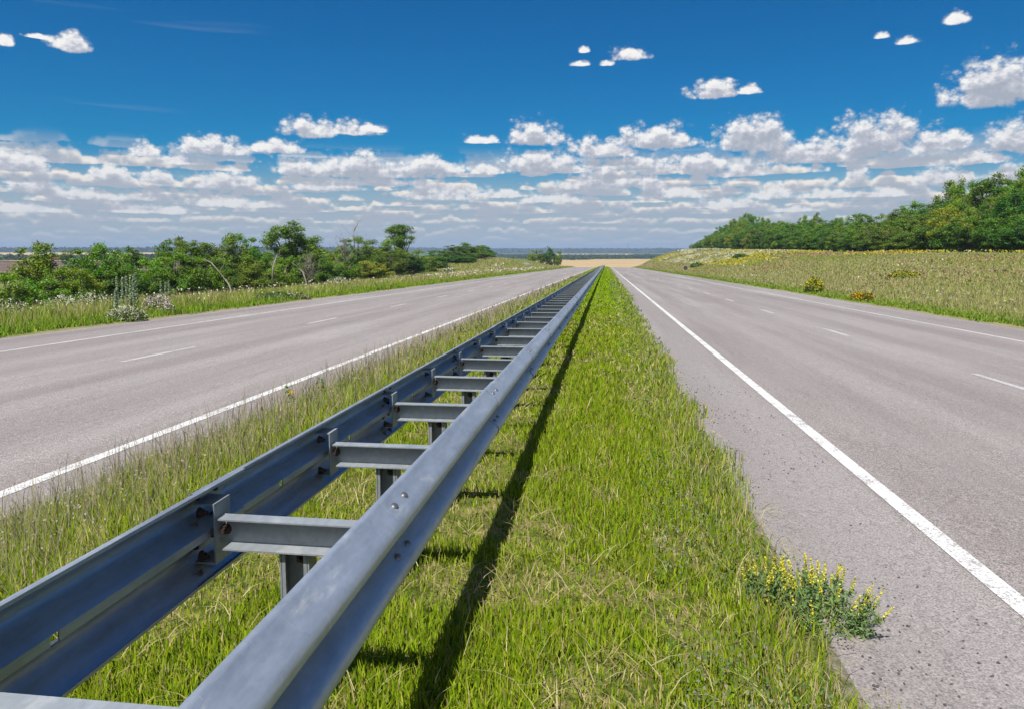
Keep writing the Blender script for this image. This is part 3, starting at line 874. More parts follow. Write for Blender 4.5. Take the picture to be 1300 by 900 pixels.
LEFT = [  # column, top, width px, lateral distance, kind, name, label
    (8, 346, 56, -36, 'bushy', 'bush', 'low green bush at the far left end of the tree row'),
    (44, 307, 58, -39, 'open', 'tree', 'thin open-crowned tree standing alone before the brown field at far left'),
    (78, 340, 40, -37, 'bushy', 'bush', 'small bush between the thin open tree and the dense pair of trees'),
    (118, 314, 62, -40, 'round', 'tree', 'dense round tree, left one of a close pair beside the brown field'),
    (138, 309, 52, -38, 'lumpy', 'tree', 'dense tree with two-humped crown behind the tall grey-green flower spikes'),
    (168, 311, 36, -41, 'column', 'tree', 'slim tree with a thin pointed top right of the two-humped tree'),
    (196, 332, 46, -37, 'bushy', 'bush', 'low bush under the gap showing distant fields'),
    (209, 302, 30, -41, 'column', 'tree', 'narrow tree with a pointed spire-like top'),
    (232, 300, 44, -39, 'tall', 'tree', 'tree with a dark rounded topknot beside the spire-like tree'),
    (258, 330, 50, -37, 'bushy', 'bush', 'bush behind the long leaning dead branch'),
    (284, 297, 60, -40, 'lumpy', 'tree', 'broad dense tree just right of the long dead branch'),
    (309, 300, 46, -42, 'round', 'tree', 'rounded tree leaning on the broad dense tree from the right'),
    (334, 317, 50, -41, 'open', 'tree', 'lower tree with sparse wispy tops left of the tallest tree'),
    (371, 281, 66, -42, 'tall', 'tree', 'tallest broad tree of the left row with a full rounded crown'),
    (352, 330, 48, -38, 'bushy', 'bush', 'bush at the foot of the tallest broad tree'),
    (388, 297, 40, -42, 'dark', 'tree', 'dark tree merging into the right side of the tallest broad tree'),
    (412, 314, 44, -41, 'pale', 'tree', 'short bright green tree between the tallest tree and the dead grey shrub'),
    (430, 327, 42, -38, 'bushy', 'bush', 'bush directly left of the dead grey shrub'),
    (452, 302, 56, -42, 'round', 'tree', 'dome-shaped tree rising behind the dead grey shrub'),
    (484, 304, 54, -42, 'lumpy', 'tree', 'wide green tree left of the tree with the bare stem'),
    (508, 286, 46, -40, 'stemmy', 'tree', 'tall tree with a bare stem and a small high tufted crown'),
    (470, 330, 44, -38, 'pale', 'bush', 'bright bush in front of the wide green tree'),
    (533, 320, 46, -42, 'bushy', 'tree', 'low spreading tree right of the bare-stemmed tree'),
    (553, 318, 40, -43, 'round', 'tree', 'low round tree midway between the bare stem and the row end'),
    (578, 311, 42, -43, 'dark', 'tree', 'dark tree third from the right end of the left row'),
    (597, 308, 44, -42, 'lumpy', 'tree', 'full tree second from the right end of the left row'),
    (614, 312, 28, -41, 'dark', 'tree', 'dark tree ending the left row beside the road'),
    (60, 352, 50, -36, 'bushy', 'bush', 'low bush at the foot of the thin open tree at far left'),
    (98, 335, 44, -38, 'pale', 'bush', 'lighter green bush filling the gap left of the close pair of trees'),
    (160, 338, 50, -36, 'round', 'bush', 'rounded bush below the slim tree with the pointed top'),
    (222, 322, 56, -37, 'round', 'bush', 'rounded bush filling below the spire-like tree and its topknot neighbour'),
    (270, 322, 46, -37, 'dark', 'bush', 'dark bush at the foot of the broad dense tree by the long dead branch'),
    (318, 326, 54, -37, 'lumpy', 'bush', 'lumpy bush below the sparse wispy-topped tree'),
    (400, 322, 46, -38, 'round', 'bush', 'rounded bush between the dark merging tree and the short bright tree'),
    (496, 318, 44, -39, 'round', 'bush', 'rounded bush hiding the foot of the bare-stemmed tree'),
    (520, 322, 36, -40, 'dark', 'bush', 'dark bush just right of the bare-stemmed tree'),
    (588, 322, 44, -40, 'round', 'bush', 'rounded bush at the foot of the last full trees of the left row'),
]
for px, ty, wpx, X, kind, nm, lab in LEFT:
    x, y = by_column(px, X=X)
    h = top_z(x, y, ty) - float(height(x, y)) + .1
    plant_tree(nm, kind, x, y, h * 1.02, wpx / 917 * math.hypot(x, y) * 1.2, lab, 'trees and bushes of the left row', 'tree' if nm == 'tree' else 'bush')
for px, ty, wpx, kind, lab in ((676, 318.5, 13, 'bushy', 'leftmost of the small trees on the distant left mound'), (687, 317.5, 9, 'round', 'small round tree second from left on the distant left mound'),
                               (697, 312, 15, 'dark', 'tallest tree on top of the distant left mound'), (708, 320, 11, 'bushy', 'low tree at the right end of the distant left mound')):
    x, y = by_column(px, Y=318)
    plant_tree('tree', kind, x, y, top_z(x, y, ty) - float(height(x, y)) + .1, wpx / 917 * 318 * 1.1, lab, 'small trees on the left mound')

# wood on the right bank
RIGHT_TOP = [(868, 309), (880, 303), (900, 295), (925, 284), (943, 271), (965, 276), (985, 279), (1010, 281), (1030, 276), (1060, 277), (1090, 272), (1120, 266), (1150, 258), (1175, 251), (1190, 247), (1205, 229), (1235, 226), (1262, 222), (1290, 219), (1340, 214), (1420, 206)]
RK = lambda px: float(np.interp(px, [870, 960, 1150, 1260], [1.16, 1.06, .96, .86]))     # crowns bulge past their nominal height
rt = lambda px: 320 - (320 - float(np.interp(px, [a for a, _ in RIGHT_TOP], [b for _, b in RIGHT_TOP]))) * RK(px)
def px_of(x, y):
    a = math.atan2(x, y) + YAW
    return 650 + 917 * math.tan(a)
kinds_f = ['round', 'pale', 'bushy', 'lumpy', 'dark', 'bushy', 'round', 'russet']
random.seed(5)
yv = 70.0; i = 0
while yv < 405:
    x = 47.5 + random.uniform(-1.2, 1.8); kd = kinds_f[(i * 3 + i // 5) % 8]
    if kd == 'russet' and yv > 170: kd = 'pale'
    px = px_of(x, yv)
    hmax = top_z(x, yv, rt(px)) - float(height(x, yv))
    h = hmax * random.uniform(.42, .66)
    lab = {'round': 'dense mid-green tree in the front edge of the wood on the right bank', 'pale': 'bright yellow-green tree in the front edge of the wood on the right bank',
           'bushy': 'low spreading bush at the foot of the wood on the right bank', 'lumpy': 'lumpy-crowned tree in the front edge of the wood on the right bank',
           'dark': 'dark green tree in the front edge of the wood on the right bank', 'russet': 'brownish bush in the front edge of the wood on the right bank'}[kd]
    plant_tree('bush' if kd in ('bushy', 'russet') else 'tree', kd, x, yv, max(h, 2.6), random.uniform(5.5, 7.5), lab, 'front edge of the right wood', 'bush' if kd in ('bushy', 'russet') else 'tree')
    yv += 3.6 + yv * .012; i += 1
yv = 72.0; i = 0
kinds_b = ['tall', 'dark', 'lumpy', 'round', 'tall', 'lumpy', 'open']
while yv < 400:
    for row, (xo, f0, f1) in enumerate(((52, .70, .86), (57.5, .88, 1.02))):
        y2 = yv + row * 2.4 + random.uniform(-1, 1); x = xo + random.uniform(-1.2, 1.2)
        px = px_of(x, y2); hm = top_z(x, y2, rt(px)) - float(height(x, y2))
        kd = kinds_b[(i * 2 + row * 3) % 7]
        lab = {'tall': 'tall full-crowned tree rising out of the wood on the right bank', 'dark': 'tall dark tree inside the wood on the right bank', 'lumpy': 'tall lumpy-crowned tree inside the wood on the right bank',
               'round': 'tall round-crowned tree inside the wood on the right bank', 'open': 'tall thin-crowned tree inside the wood on the right bank'}[kd]
        plant_tree('tree', kd, x, y2, hm * .95 * random.uniform(f0, f1), random.uniform(6, 8.5), lab, 'tall trees of the right wood')
    yv += 5.2 + yv * .018; i += 1
for px, ty, wpx, X, kd, lab in ((943, 269, 17, 56, 'open', 'tall thin tree topping the far part of the right wood'), (1003, 284, 42, 50, 'round', 'large bright round tree standing out of the far part of the right wood'),
                                (1018, 273, 20, 60, 'open', 'thin open tree top above the large bright round tree'), (1034, 269, 14, 60, 'column', 'narrow column-like tree top above the middle of the right wood'),
                                (1205, 226, 44, 60, 'open', 'thin airy tree rising above the right wood left of the highest crowns'), (1262, 222, 60, 58, 'tall', 'tallest full tree near the right edge of the wood'),
                                (1296, 214, 60, 60, 'lumpy', 'highest lumpy tree at the right end of the wood')):
    x, y = by_column(px, X=X)
    plant_tree('tree', kd, x, y, (top_z(x, y, ty) - float(height(x, y)) + .1) * (.86 if px > 1100 else .95), wpx / 917 * math.hypot(x, y), lab)

# far-off woods: one mass each, made of leaf clumps
def far_wood(name, pts, hgt, rad, tint, label, per=26, leafs=.30):
    V = []; C = []
    for x, y in pts:
        z = float(height(x, y)); hh = hgt * random.uniform(.6, 1.15); rr = rad * random.uniform(.7, 1.2)
        d = rng.normal(size=(per, 3)); d /= np.linalg.norm(d, axis=1, keepdims=True); d[:, 2] = np.abs(d[:, 2]) * 1.0
        up = rng.random(per)
        cen = np.stack([x + d[:, 0] * rr * (1 - up * .45), y + d[:, 1] * rr * (1 - up * .45), z + hh * (up * .9)], 1)
        u = rng.normal(size=(per, 3)); u /= np.linalg.norm(u, axis=1, keepdims=True)
        v = np.cross(u, d + 1e-3); v /= np.linalg.norm(v, axis=1, keepdims=True)
        s = rad * leafs * (.7 + .6 * rng.random(per))[:, None]
        V.append(np.stack([cen - u * s, cen + v * s * .7, cen + u * s, cen - v * s * .7], 1).reshape(-1, 3))
        C.append(np.repeat(np.array(tint) * (1 + rng.normal(0, .12)) * (1 + rng.normal(0, .2, (per, 1))).clip(.5, 1.6), 4, 0))
    V = np.concatenate(V); C = np.concatenate(C)
    o = link(name, new_mesh(name, V, np.arange(len(V)).reshape(-1, 4), [M_LEAF], C))
    tag(o, label, 'wood', kind='stuff'); return o
pts = []
for k in range(420):
    az = random.uniform(-.13, .16); y = random.uniform(1440, 1640) + 160 * math.sin(az * 30)
    pts.append((y * math.tan(az), y))
far_wood('hedgerow_trees', pts, 5.5, 6, (.045, .085, .022), 'line of distant trees beyond the ripe wheat field where the road ends', 24, .34)
pts = []
for k in range(900):
    az = random.uniform(-.16, .16); y = random.uniform(1750, 2380)
    if random.random() < .5 and az < .05: continue
    pts.append((y * math.tan(az), y))
far_wood('distant_wood', pts, 4.5, 12, (.04, .075, .024), 'scattered dark woods between the distant pale fields', 16, .4)
pts = []
for k in range(2600):
    az = random.uniform(-.32, .30); y = random.uniform(4300, 6200)
    pts.append((y * math.tan(az), y))
far_wood('distant_wood', pts, 20, 32, (.035, .065, .025), 'blue-green forest ridge closing the horizon beyond the road', 14, .5)
pts = []
for k in range(2200):
    az = random.uniform(-.80, -.30); y = random.uniform(2650, 3400)
    pts.append((y * math.tan(az), y))
far_wood('distant_wood', pts, 16, 20, (.035, .065, .024), 'dark forest band on the horizon behind the left fields', 14, .5)
pts = []
for k in range(700):
    az = random.uniform(-.78, -.22); y = random.uniform(700, 1180)
    if lat_noise(y * math.tan(az), y, 91, 150) < .58: continue
    pts.append((y * math.tan(az), y))
far_wood('distant_wood', pts, 3.2, 9, (.045, .08, .024), 'scattered green thickets between the left fields', 20, .36)
pts = []
for k in range(120):
    az = random.uniform(-.185, -.09); y = random.uniform(520, 640)
    pts.append((y * math.tan(az), y))
far_wood('distant_wood', pts, 13, 6, (.045, .085, .026), 'pale green plantation showing behind the left mound', 26, .3)
for k, (px, lab) in enumerate(((84, 'lone dark tree standing on the brown field at left'), )):
    x, y = by_column(px, Y=300)
    plant_tree('tree', 'round', x, y, 7, 7, lab)

# dead wood among the left row
def dead_tree(px, X, h, label, seed, n=26):
    x, y = by_column(px, X=X); r = np.random.default_rng(seed)
    o = link('dead_tree', None, loc=(x, y, float(height(x, y)) - .1)); tag(o, label, 'dead tree')
    mb = MB(); mb.tube([(0, 0, -.3), (.15, 0, h * .35), (-.1, .1, h * .7), (.1, 0, h)], [.13, .10, .06, .015], 7)
    link('trunk', mb.mesh('trunk', M_DEAD, True), o)
    mb = MB()
    for k in range(n):
        t_ = .15 + .8 * r.random(); a = r.random() * 6.28; L = h * (.25 + .3 * r.random()) * (1.1 - t_ * .6)
        p0 = np.array([.05, 0, h * t_]); d = np.array([math.cos(a), math.sin(a), .3 + 1.2 * r.random()]); d /= np.linalg.norm(d)
        p1 = p0 + d * L * .5 + r.normal(0, .12, 3); p2 = p0 + d * L + np.array([0, 0, .15 * L]) + r.normal(0, .15, 3)
        mb.tube([p0, p1, p2], [.045, .028, .008], 5)
        for q in range(3):
            e = p1 + (p2 - p1) * r.random(); mb.tube([e, e + r.normal(0, .35, 3) + np.array([0, 0, .25])], [.018, .005], 4)
    link('branches', mb.mesh('branches', M_DEAD, True), o)
dead_tree(437, -37, 6.4, 'dead leafless grey shrub with tangled bare branches in the left row', 5, 44)
dead_tree(450, -43, 10.5, 'bare dead stem poking above the dome-shaped tree of the left row', 6, 14)
dead_tree(392, -36, 3.8, 'low dead brown brush at the foot of the tallest broad tree', 9, 40)
def branch(pts, r0, label):
    mb = MB(); p = [np.array(q, float) for q in pts]; b0 = p[0].copy()
    q = [v - b0 for v in p]
    mb.tube(q, [r0 * (1 - .8 * i / (len(q) - 1)) for i in range(len(q))], 7)
    m_ = q[len(q) // 2]
    mb.tube([m_, m_ + np.array([.3, .2, .5]), m_ + np.array([.4, .3, 1.0])], [r0 * .4, r0 * .25, r0 * .1], 5)
    mb.tube([q[1], q[1] + np.array([-.3, .1, .45])], [r0 * .4, r0 * .1], 5)
    o = link('dead_branch', mb.mesh('dead_branch', M_DEAD, True), loc=tuple(b0)); tag(o, label, 'branch', 'dead branches before the left row')
def wpt(px, py, Y):
    x, y = by_column(px, Y=Y); return (x, y, top_z(x, y, py))
def footed(px, Y, rest, r0, label):
    x, y = by_column(px, Y=Y)
    branch([(x, y, float(height(x, y)) - .05)] + [wpt(a, b, c) for a, b, c in rest], r0, label)
footed(297, 58, [(289, 358, 58), (277, 344, 58.5), (268, 333, 59), (258, 328, 59.5)], .10, 'long pale dead branch leaning left in front of the broad dense tree')
footed(392, 75, [(384, 345, 75), (376, 338, 75.5), (370, 333, 76)], .10, 'short brown dead branch leaning left below the tallest broad tree')
footed(343, 72, [(346, 338, 72), (350, 328, 72.5), (352, 322, 73)], .10, 'thin dead stem leaning right, left of the tallest broad tree')

# ------------------------------------------------------------------ flowering plants
def flower_bush(name, px, X, Y, wid, hgt, leafc, petals, label, frac=.5, n=1400, group=None, offx=0, cat='bush', size=1.0):
    x0, y0 = by_column(px, X=X) if X is not None else by_column(px, Y=Y)
    z0 = float(height(x0, y0))
    d = math.hypot(x0, y0)
    o = link(name, None, loc=(x0, y0, z0)); tag(o, label, cat, group)
    def cloud(n_, top, s, cols):
        a = rng.random(n_) * 6.28; rr = np.sqrt(rng.random(n_)); e = np.sqrt(np.clip(1 - rr ** 2, 0, 1))
        zz = hgt * e * (rng.random(n_) ** (.25 if top else .8)) * (.85 + .3 * rng.random(n_))
        return flecks(np.cos(a) * rr * wid / 2, np.sin(a) * rr * wid / 2, zz + .02, s, palette(n_, cols, [1] * len(cols)))
    s0 = max(.022, .0011 * d) * size
    p = Pile(); p.add(*cloud(n, False, s0 * (.8 + .6 * rng.random(n)), leafc)); p.obj('foliage', M_GRASS, parent=o)
    m_ = int(n * frac)
    p = Pile(); p.add(*cloud(m_, True, s0 * (.6 + .5 * rng.random(m_)), petals)); p.obj('blossoms', M_FLOWER, parent=o)
    return o
LG = [(.085, .14, .025), (.12, .17, .035), (.06, .10, .02)]
YL = [(.62, .52, .02), (.52, .46, .03), (.46, .44, .05)]
OR = [(.72, .42, .01), (.62, .36, .01)]
WH = [(.72, .70, .60), (.62, .62, .48), (.55, .56, .36)]
PK = [(.68, .58, .56), (.62, .50, .50), (.70, .66, .60)]
flower_bush('flowering_bush', 1035, 12.1, None, 1.2, .85, LG, YL, 'rounded yellow-flowered bush at the right asphalt edge', .65, 1100)
flower_bush('flowering_bush', 1093, 11.75, None, .8, .36, LG, OR, 'low orange-flowered clump left part at the right asphalt edge', .9, 400, 'orange clumps at the right edge')
flower_bush('flowering_bush', 1104, 11.7, None, .6, .42, LG, OR, 'smaller orange-flowered clump nearer along the right asphalt edge', .5, 350, 'orange clumps at the right edge')
flower_bush('flowering_bush', 1150, 19.5, None, 2.3, .55, LG, YL, 'wide yellow-flowered bush halfway up the right bank', .45, 1100)
flower_bush('flowering_bush', 156, -14.15, None, 1.15, .40, LG, WH, 'low white-flowered clump at the left asphalt edge beside the tall spikes', .8, 1500)
flower_bush('flowering_bush', 196, -15.2, None, 1.05, .6, LG, PK, 'pinkish-white flowered bush set back from the left asphalt edge', .9, 1400)
flower_bush('flowering_bush', 210, -14.5, None, .5, .35, LG, PK, 'small pinkish-white clump right beside the larger pinkish bush', .9, 500)
flower_bush('flowering_bush', 428, -21, None, 2.4, .95, LG, WH, 'tall white flower patch below the dead grey shrub', .55, 1400)
flower_bush('flowering_bush', 375, -14.4, None, 1.3, .3, LG, [(.42, .40, .30), (.36, .36, .2)], 'flat pale green clump at the left asphalt edge below the tallest tree', .6, 700)
flower_bush('flowering_bush', 345, -15.0, None, 2.0, .4, [(.05, .11, .03), (.07, .13, .04)], WH, 'low dark green leafy clump at the left asphalt edge', .06, 900)
flower_bush('flowering_bush', 112, -18.5, None, 2.6, .75, LG, WH, 'broad drift of white flowers in the grass below the dense pair of trees', .5, 1500)
flower_bush('flowering_bush', 72, -20, None, 1.0, .85, LG, WH, 'small white flower cluster below the bush at far left', .7, 500)
flower_bush('flowering_bush', 3, -18, None, 1.6, .7, LG, WH, 'white flowers at the far left end of the verge', .5, 900)
flower_bush('flowering_bush', 569, None, 150, 3.0, 1.4, LG, [(.62, .58, .42)], 'cream-flowered bush at the foot of the low trees near the row end', .8, 700)
flower_bush('flowering_bush', 886, None, 150, 3.0, .9, [(.05, .12, .02)], YL, 'small dark green bush on the far right bank, left of a pair', .05, 500)
flower_bush('flowering_bush', 940, None, 150, 3.4, 1.1, [(.05, .12, .02)], YL, 'small dark green bush on the far right bank, right of a pair', .05, 500)

def spike_plant(px, Y, h, lean, label):
    x0, y0 = by_column(px, X=-15.9 - (Y - 22.5) * .5 if Y > 20 else -14.5); z0 = float(height(x0, y0))
    h *= .70; lean *= .7
    o = link('tall_weed', None, loc=(x0, y0, z0)); tag(o, label, 'plant', 'tall grey-green spikes in the left verge')
    mb = MB(); mb.tube([(0, 0, -.05), (lean * .5, 0, h * .5), (lean, 0, h)], [.02, .017, .008], 6)
    link('stem', new_mesh('stem', mb.v, mb.f, [M_GRASS], np.tile([.16, .21, .13], (len(mb.v), 1))), o)
    n = 380; t_ = rng.random(n) ** .8; a = rng.random(n) * 6.28; rr = (.078 * (1 - t_ * .7)) * np.sqrt(rng.random(n))
    p = Pile(); p.add(*flecks(lean * t_ + np.cos(a) * rr, np.sin(a) * rr, h * t_ + .03, .020 + .014 * rng.random(n), palette(n, [(.34, .44, .30), (.42, .50, .36), (.26, .37, .20)], [2, 1, 2])))
    p.obj('leaves', M_GRASS, parent=o)
for px, Y, h, lean, lab in ((146, 22.5, 1.75, .02, 'tall grey-green spike, leftmost of the close cluster'), (152, 22.8, 1.70, .06, 'tall grey-green spike second from left in the close cluster'),
                            (159, 22.2, 1.75, -.03, 'tall grey-green spike in the middle of the close cluster'), (163, 22.7, 1.80, .03, 'slim grey-green spike just right of the cluster middle'),
                            (167, 22.4, 1.72, .02, 'grey-green spike second from right in the close cluster'), (170, 22.9, 1.90, .02, 'tallest grey-green spike, rightmost of the close cluster'),
                            (143, 18.9, 1.25, .03, 'single grey-green spike standing nearest the asphalt beside the white clump'), (202, 25.5, 1.45, .02, 'grey-green spike right of the cluster, left of three'),
                            (208, 26, 1.40, .02, 'grey-green spike right of the cluster, middle of three'), (213, 25.6, 1.50, -.03, 'grey-green spike right of the cluster, right of three')):
    spike_plant(px, Y, h, lean, lab)

# yellow flower spikes on the right edge of the median, in the foreground
def mignonette(x0, y0, wid, n_st, label, hmax=.36, group=None):
    z0 = float(height(x0, y0))
    o = link('flowering_plant', None, loc=(x0, y0, z0)); tag(o, label, 'plant', group)
    p = Pile(); tops = []
    for k in range(n_st):
        a = rng.random() * 6.28; rr = math.sqrt(rng.random()) * wid * .28
        bx, by = math.cos(a) * rr, math.sin(a) * rr
        h = hmax * (.62 + .38 * rng.random()) * (1 - .35 * (rr / (wid * .28)) ** 2)
        tx, ty = bx * 1.6 + rng.normal(0, .02), by * 1.5 + rng.normal(0, .02)
        tops.append(((bx, by, 0), (tx, ty, h)))
        v, f, c = blades(np.array([bx]), np.array([by]), np.array([0.]), np.array([math.hypot(math.hypot(tx - bx, ty - by), h)]), np.array([.004]), np.array([0.]), np.array([[.10, .16, .04]]))
        v[2:4] += (np.array([tx - bx, ty - by, 0]) * .5)[None, :]; v[4] = (tx, ty, h)
        p.add(v, f, c)
        m_ = 84; t_ = rng.random(m_) ** 1.2 * .66
        p.add(*flecks(bx + (tx - bx) * t_ + rng.normal(0, .016, m_), by + (ty - by) * t_ + rng.normal(0, .016, m_), h * t_ + .01, .013 + .009 * rng.random(m_), palette(m_, [(.15, .25, .09), (.19, .29, .11), (.22, .32, .07)], [3, 2, 1]), .26))
    p.obj('foliage', M_GRASS, parent=o)
    for (b, t_) in tops:
        L = .06 + .07 * rng.random(); m_ = 40
        u = rng.random(m_); b = np.array(b); tt = np.array(t_)
        d = (tt - b) / np.linalg.norm(tt - b)
        q = tt[None] - d[None] * L * u[:, None] + rng.normal(0, .0032, (m_, 3)) * (.4 + u[:, None])
        s = Pile(); s.add(*blades(b[:1] * 0 + (tt - d * L * 1.05)[0], b[:1] * 0 + (tt - d * L * 1.05)[1], b[:1] * 0 + (tt - d * L * 1.05)[2], np.array([L]), np.array([.004]), np.array([.02]), np.array([[.30, .32, .05]])))
        s.add(*flecks(q[:, 0], q[:, 1], q[:, 2], .0052 + .002 * rng.random(m_), palette(m_, [(.74, .66, .06), (.66, .62, .10), (.50, .54, .10)], [3, 2, 1])))
        s.obj('flower_spike', M_FLOWER, parent=o)
mignonette(1.06, 3.52, .68, 40, 'bushy plant with many upright yellow flower spikes at the right median edge', .34)
mignonette(.80, 3.55, .26, 12, 'smaller yellow-spiked plant in the grass left of the bushy one', .34)
def weed(x0, y0, h, label):
    z0 = float(height(x0, y0)); o = link('leafy_weed', None, loc=(x0, y0, z0)); tag(o, label, 'plant')
    p = Pile(); n = 90; t_ = rng.random(n)
    p.add(*flecks(rng.normal(0, .045, n) * (1.2 - t_ * .6), rng.normal(0, .045, n), h * t_, .013 + .009 * rng.random(n), palette(n, [(.09, .19, .02), (.12, .23, .03)], [1, 1])))
    p.obj('leaves', M_GRASS, parent=o)
    return o
o = weed(-3.72, 8.0, .32, 'bright leafy weed with a yellow bloom at the left median edge')
p = Pile(); n = 26; p.add(*flecks(rng.normal(.05, .02, n), rng.normal(-.03, .02, n), .24 + rng.normal(0, .015, n), .012, palette(n, [(.75, .45, .01)], [1]))); p.obj('bloom', M_FLOWER, parent=o)
weed(-3.45, 8.3, .36, 'bright leafy weed right of the yellow-blooming one at the median edge')

# loose dark stones on the shoulder
mb_pts = []
ST = []
for k in range(700):
    y = 2.3 + 9 * random.random() ** 1.7; x = 1.12 + .85 * random.random() ** 1.5
    if float(lat_noise(x, y, 123, .35)) < .50: continue
    ST.append((x, y, random.uniform(.003, .009) * (1 + .05 * y)))
V = []; Fq = []
for x, y, s in ST:
    z = float(road_z(y)); b = len(V)
    base = [(1, 0, 0), (0, 1, 0), (-1, 0, 0), (0, -1, 0), (0, 0, .8), (0, 0, -.3)]
    a = random.random() * 6
    for q in base:
        qx = q[0] * math.cos(a) - q[1] * math.sin(a) * .7; qy = q[0] * math.sin(a) + q[1] * math.cos(a) * .7
        V.append((x + s * qx * random.uniform(.7, 1.3), y + s * qy * random.uniform(.7, 1.3), z + s * (q[2] + .3)))
    Fq += [tuple(b + i for i in t_) for t_ in ((0, 1, 4), (1, 2, 4), (2, 3, 4), (3, 0, 4), (1, 0, 5), (2, 1, 5), (3, 2, 5), (0, 3, 5))]
M_STONE = mat_plain('dark_chipping', (.085, .078, .078), .9)
tag(link('gravel', new_mesh('gravel', V, Fq, [M_STONE])), 'loose dark chippings scattered on the right shoulder beside the median', 'gravel', kind='stuff')

# ------------------------------------------------------------------ small distant things
M_RED = mat_plain('red_roof', (.45, .05, .07), .6); M_WALL = mat_plain('pale_wall', (.55, .52, .48), .8); M_GREY = mat_plain('grey_concrete', (.26, .28, .31), .8); M_MAST = mat_plain('mast_steel', (.16, .17, .19), .6, .4)
x0, y0 = by_column(66, Y=640)
hs = link('barn', None, loc=(x0, y0, float(height(x0, y0)))); tag(hs, 'far small barn with a red roof beside the pale field at left', 'barn')
mb = MB(); mb.box(-3.5, 3.5, -2.5, 2.5, 0, 2.4); link('wall', mb.mesh('wall', M_WALL), hs)
mb = MB(); mb.add([(-3.9, -2.9, 2.3), (3.9, -2.9, 2.3), (3.9, 2.9, 2.3), (-3.9, 2.9, 2.3), (-2.6, 0, 4.6), (2.6, 0, 4.6)], [(0, 1, 5, 4), (1, 2, 5), (2, 3, 4, 5), (3, 0, 4), (3, 2, 1, 0)]); link('roof', mb.mesh('roof', M_RED), hs)
mb = MB(); mb.box(-.8, .8, -2.56, -2.502, 0, 1.9); link('door', mb.mesh('door', M_GREY), hs)

def mast(px, Y, py_top, label, arms):
    x, y = by_column(px, Y=Y); z = float(height(x, y)); h = top_z(x, y, py_top) - z
    o = link('radio_mast', None, loc=(x, y, z)); tag(o, label, 'mast', 'distant masts')
    mb = MB(); w = h * .030
    for a in range(3):
        c_, s_ = math.cos(a * 2.094), math.sin(a * 2.094)
        mb.tube([(c_ * w, s_ * w, -2), (c_ * w * .4, s_ * w * .4, h * .8)], [.5, .4], 5)
        for j in range(14):
            t0, t1 = j / 14, (j + 1) / 14; c2, s2 = math.cos((a + 1) * 2.094), math.sin((a + 1) * 2.094)
            w0, w1 = w * (1 - .6 * t0), w * (1 - .6 * t1)
            mb.tube([(c_ * w0, s_ * w0, h * .8 * t0), (c2 * w1, s2 * w1, h * .8 * t1)], [.22, .22], 4)
    link('lattice', mb.mesh('lattice', M_MAST), o)
    mb = MB(); mb.tube([(0, 0, h * .78), (0, 0, h)], [.45, .25], 6); link('antenna', mb.mesh('antenna', M_MAST), o)
mast(797, 3900, 304, 'tall thin radio mast on the horizon above the end of the guardrail', 0)
mast(738, 4200, 314, 'shorter mast on the horizon left of the tall radio mast', 0)

x0, y0 = by_column(667, Y=232)
o = link('concrete_slab', None, loc=(x0, y0, float(height(x0, y0)) + .1)); tag(o, 'grey concrete slab lying in the grass of the distant left verge', 'slab')
mb = MB(); mb.add([(-1.5, -.9, 0), (1.5, -.9, 0), (1.6, .9, 0), (-1.4, .9, 0), (-1.2, -.75, .45), (1.15, -.8, .5), (1.2, .8, .6), (-1.1, .75, .55)], [(3, 2, 1, 0), (4, 5, 6, 7), (0, 1, 5, 4), (1, 2, 6, 5), (2, 3, 7, 6), (3, 0, 4, 7)])
link('slab', mb.mesh('slab', M_GREY), o)
x0, y0 = 12.6, 118.0
o = link('marker_post', None, loc=(x0, y0, float(height(x0, y0)))); tag(o, 'short dark marker post with a round head at the far right asphalt edge', 'marker post')
mb = MB(); mb.tube([(0, 0, -.2), (0, 0, .75)], [.06, .05], 8); link('post', mb.mesh('marker_stem', M_GREY), o)
mb = MB(); mb.tube([(0, -.05, .95), (0, .05, .95)], [.32, .32], 14); link('head', mb.mesh('marker_head', mat_plain('dark_sign_back', (.05, .055, .06), .6)), o)

# ------------------------------------------------------------------ sky and clouds (world directions: azimuth, elevation)
w = bpy.data.worlds.new('World'); sc.world = w; w.use_nodes = True
t = NT(w.node_tree)
sky = t.n('ShaderNodeTexSky'); sky.sky_type = 'NISHITA'; sky.sun_disc = False
sky.sun_elevation = SUN_EL; sky.sun_rotation = math.pi + SUN_AZ
sky.altitude = 200; sky.air_density = 1.0; sky.dust_density = .6; sky.ozone_density = 2.6
G = t.n('ShaderNodeTexCoord').outputs['Generated']
S = sep(t, G)
AZ = t.m('ARCTAN2', S[0], S[1]); EL = t.m('ARCSINE', S[2])
cmb = t.n('ShaderNodeCombineXYZ'); t.put(cmb.inputs[0], AZ); t.put(cmb.inputs[1], EL)
P0 = cmb.outputs[0]

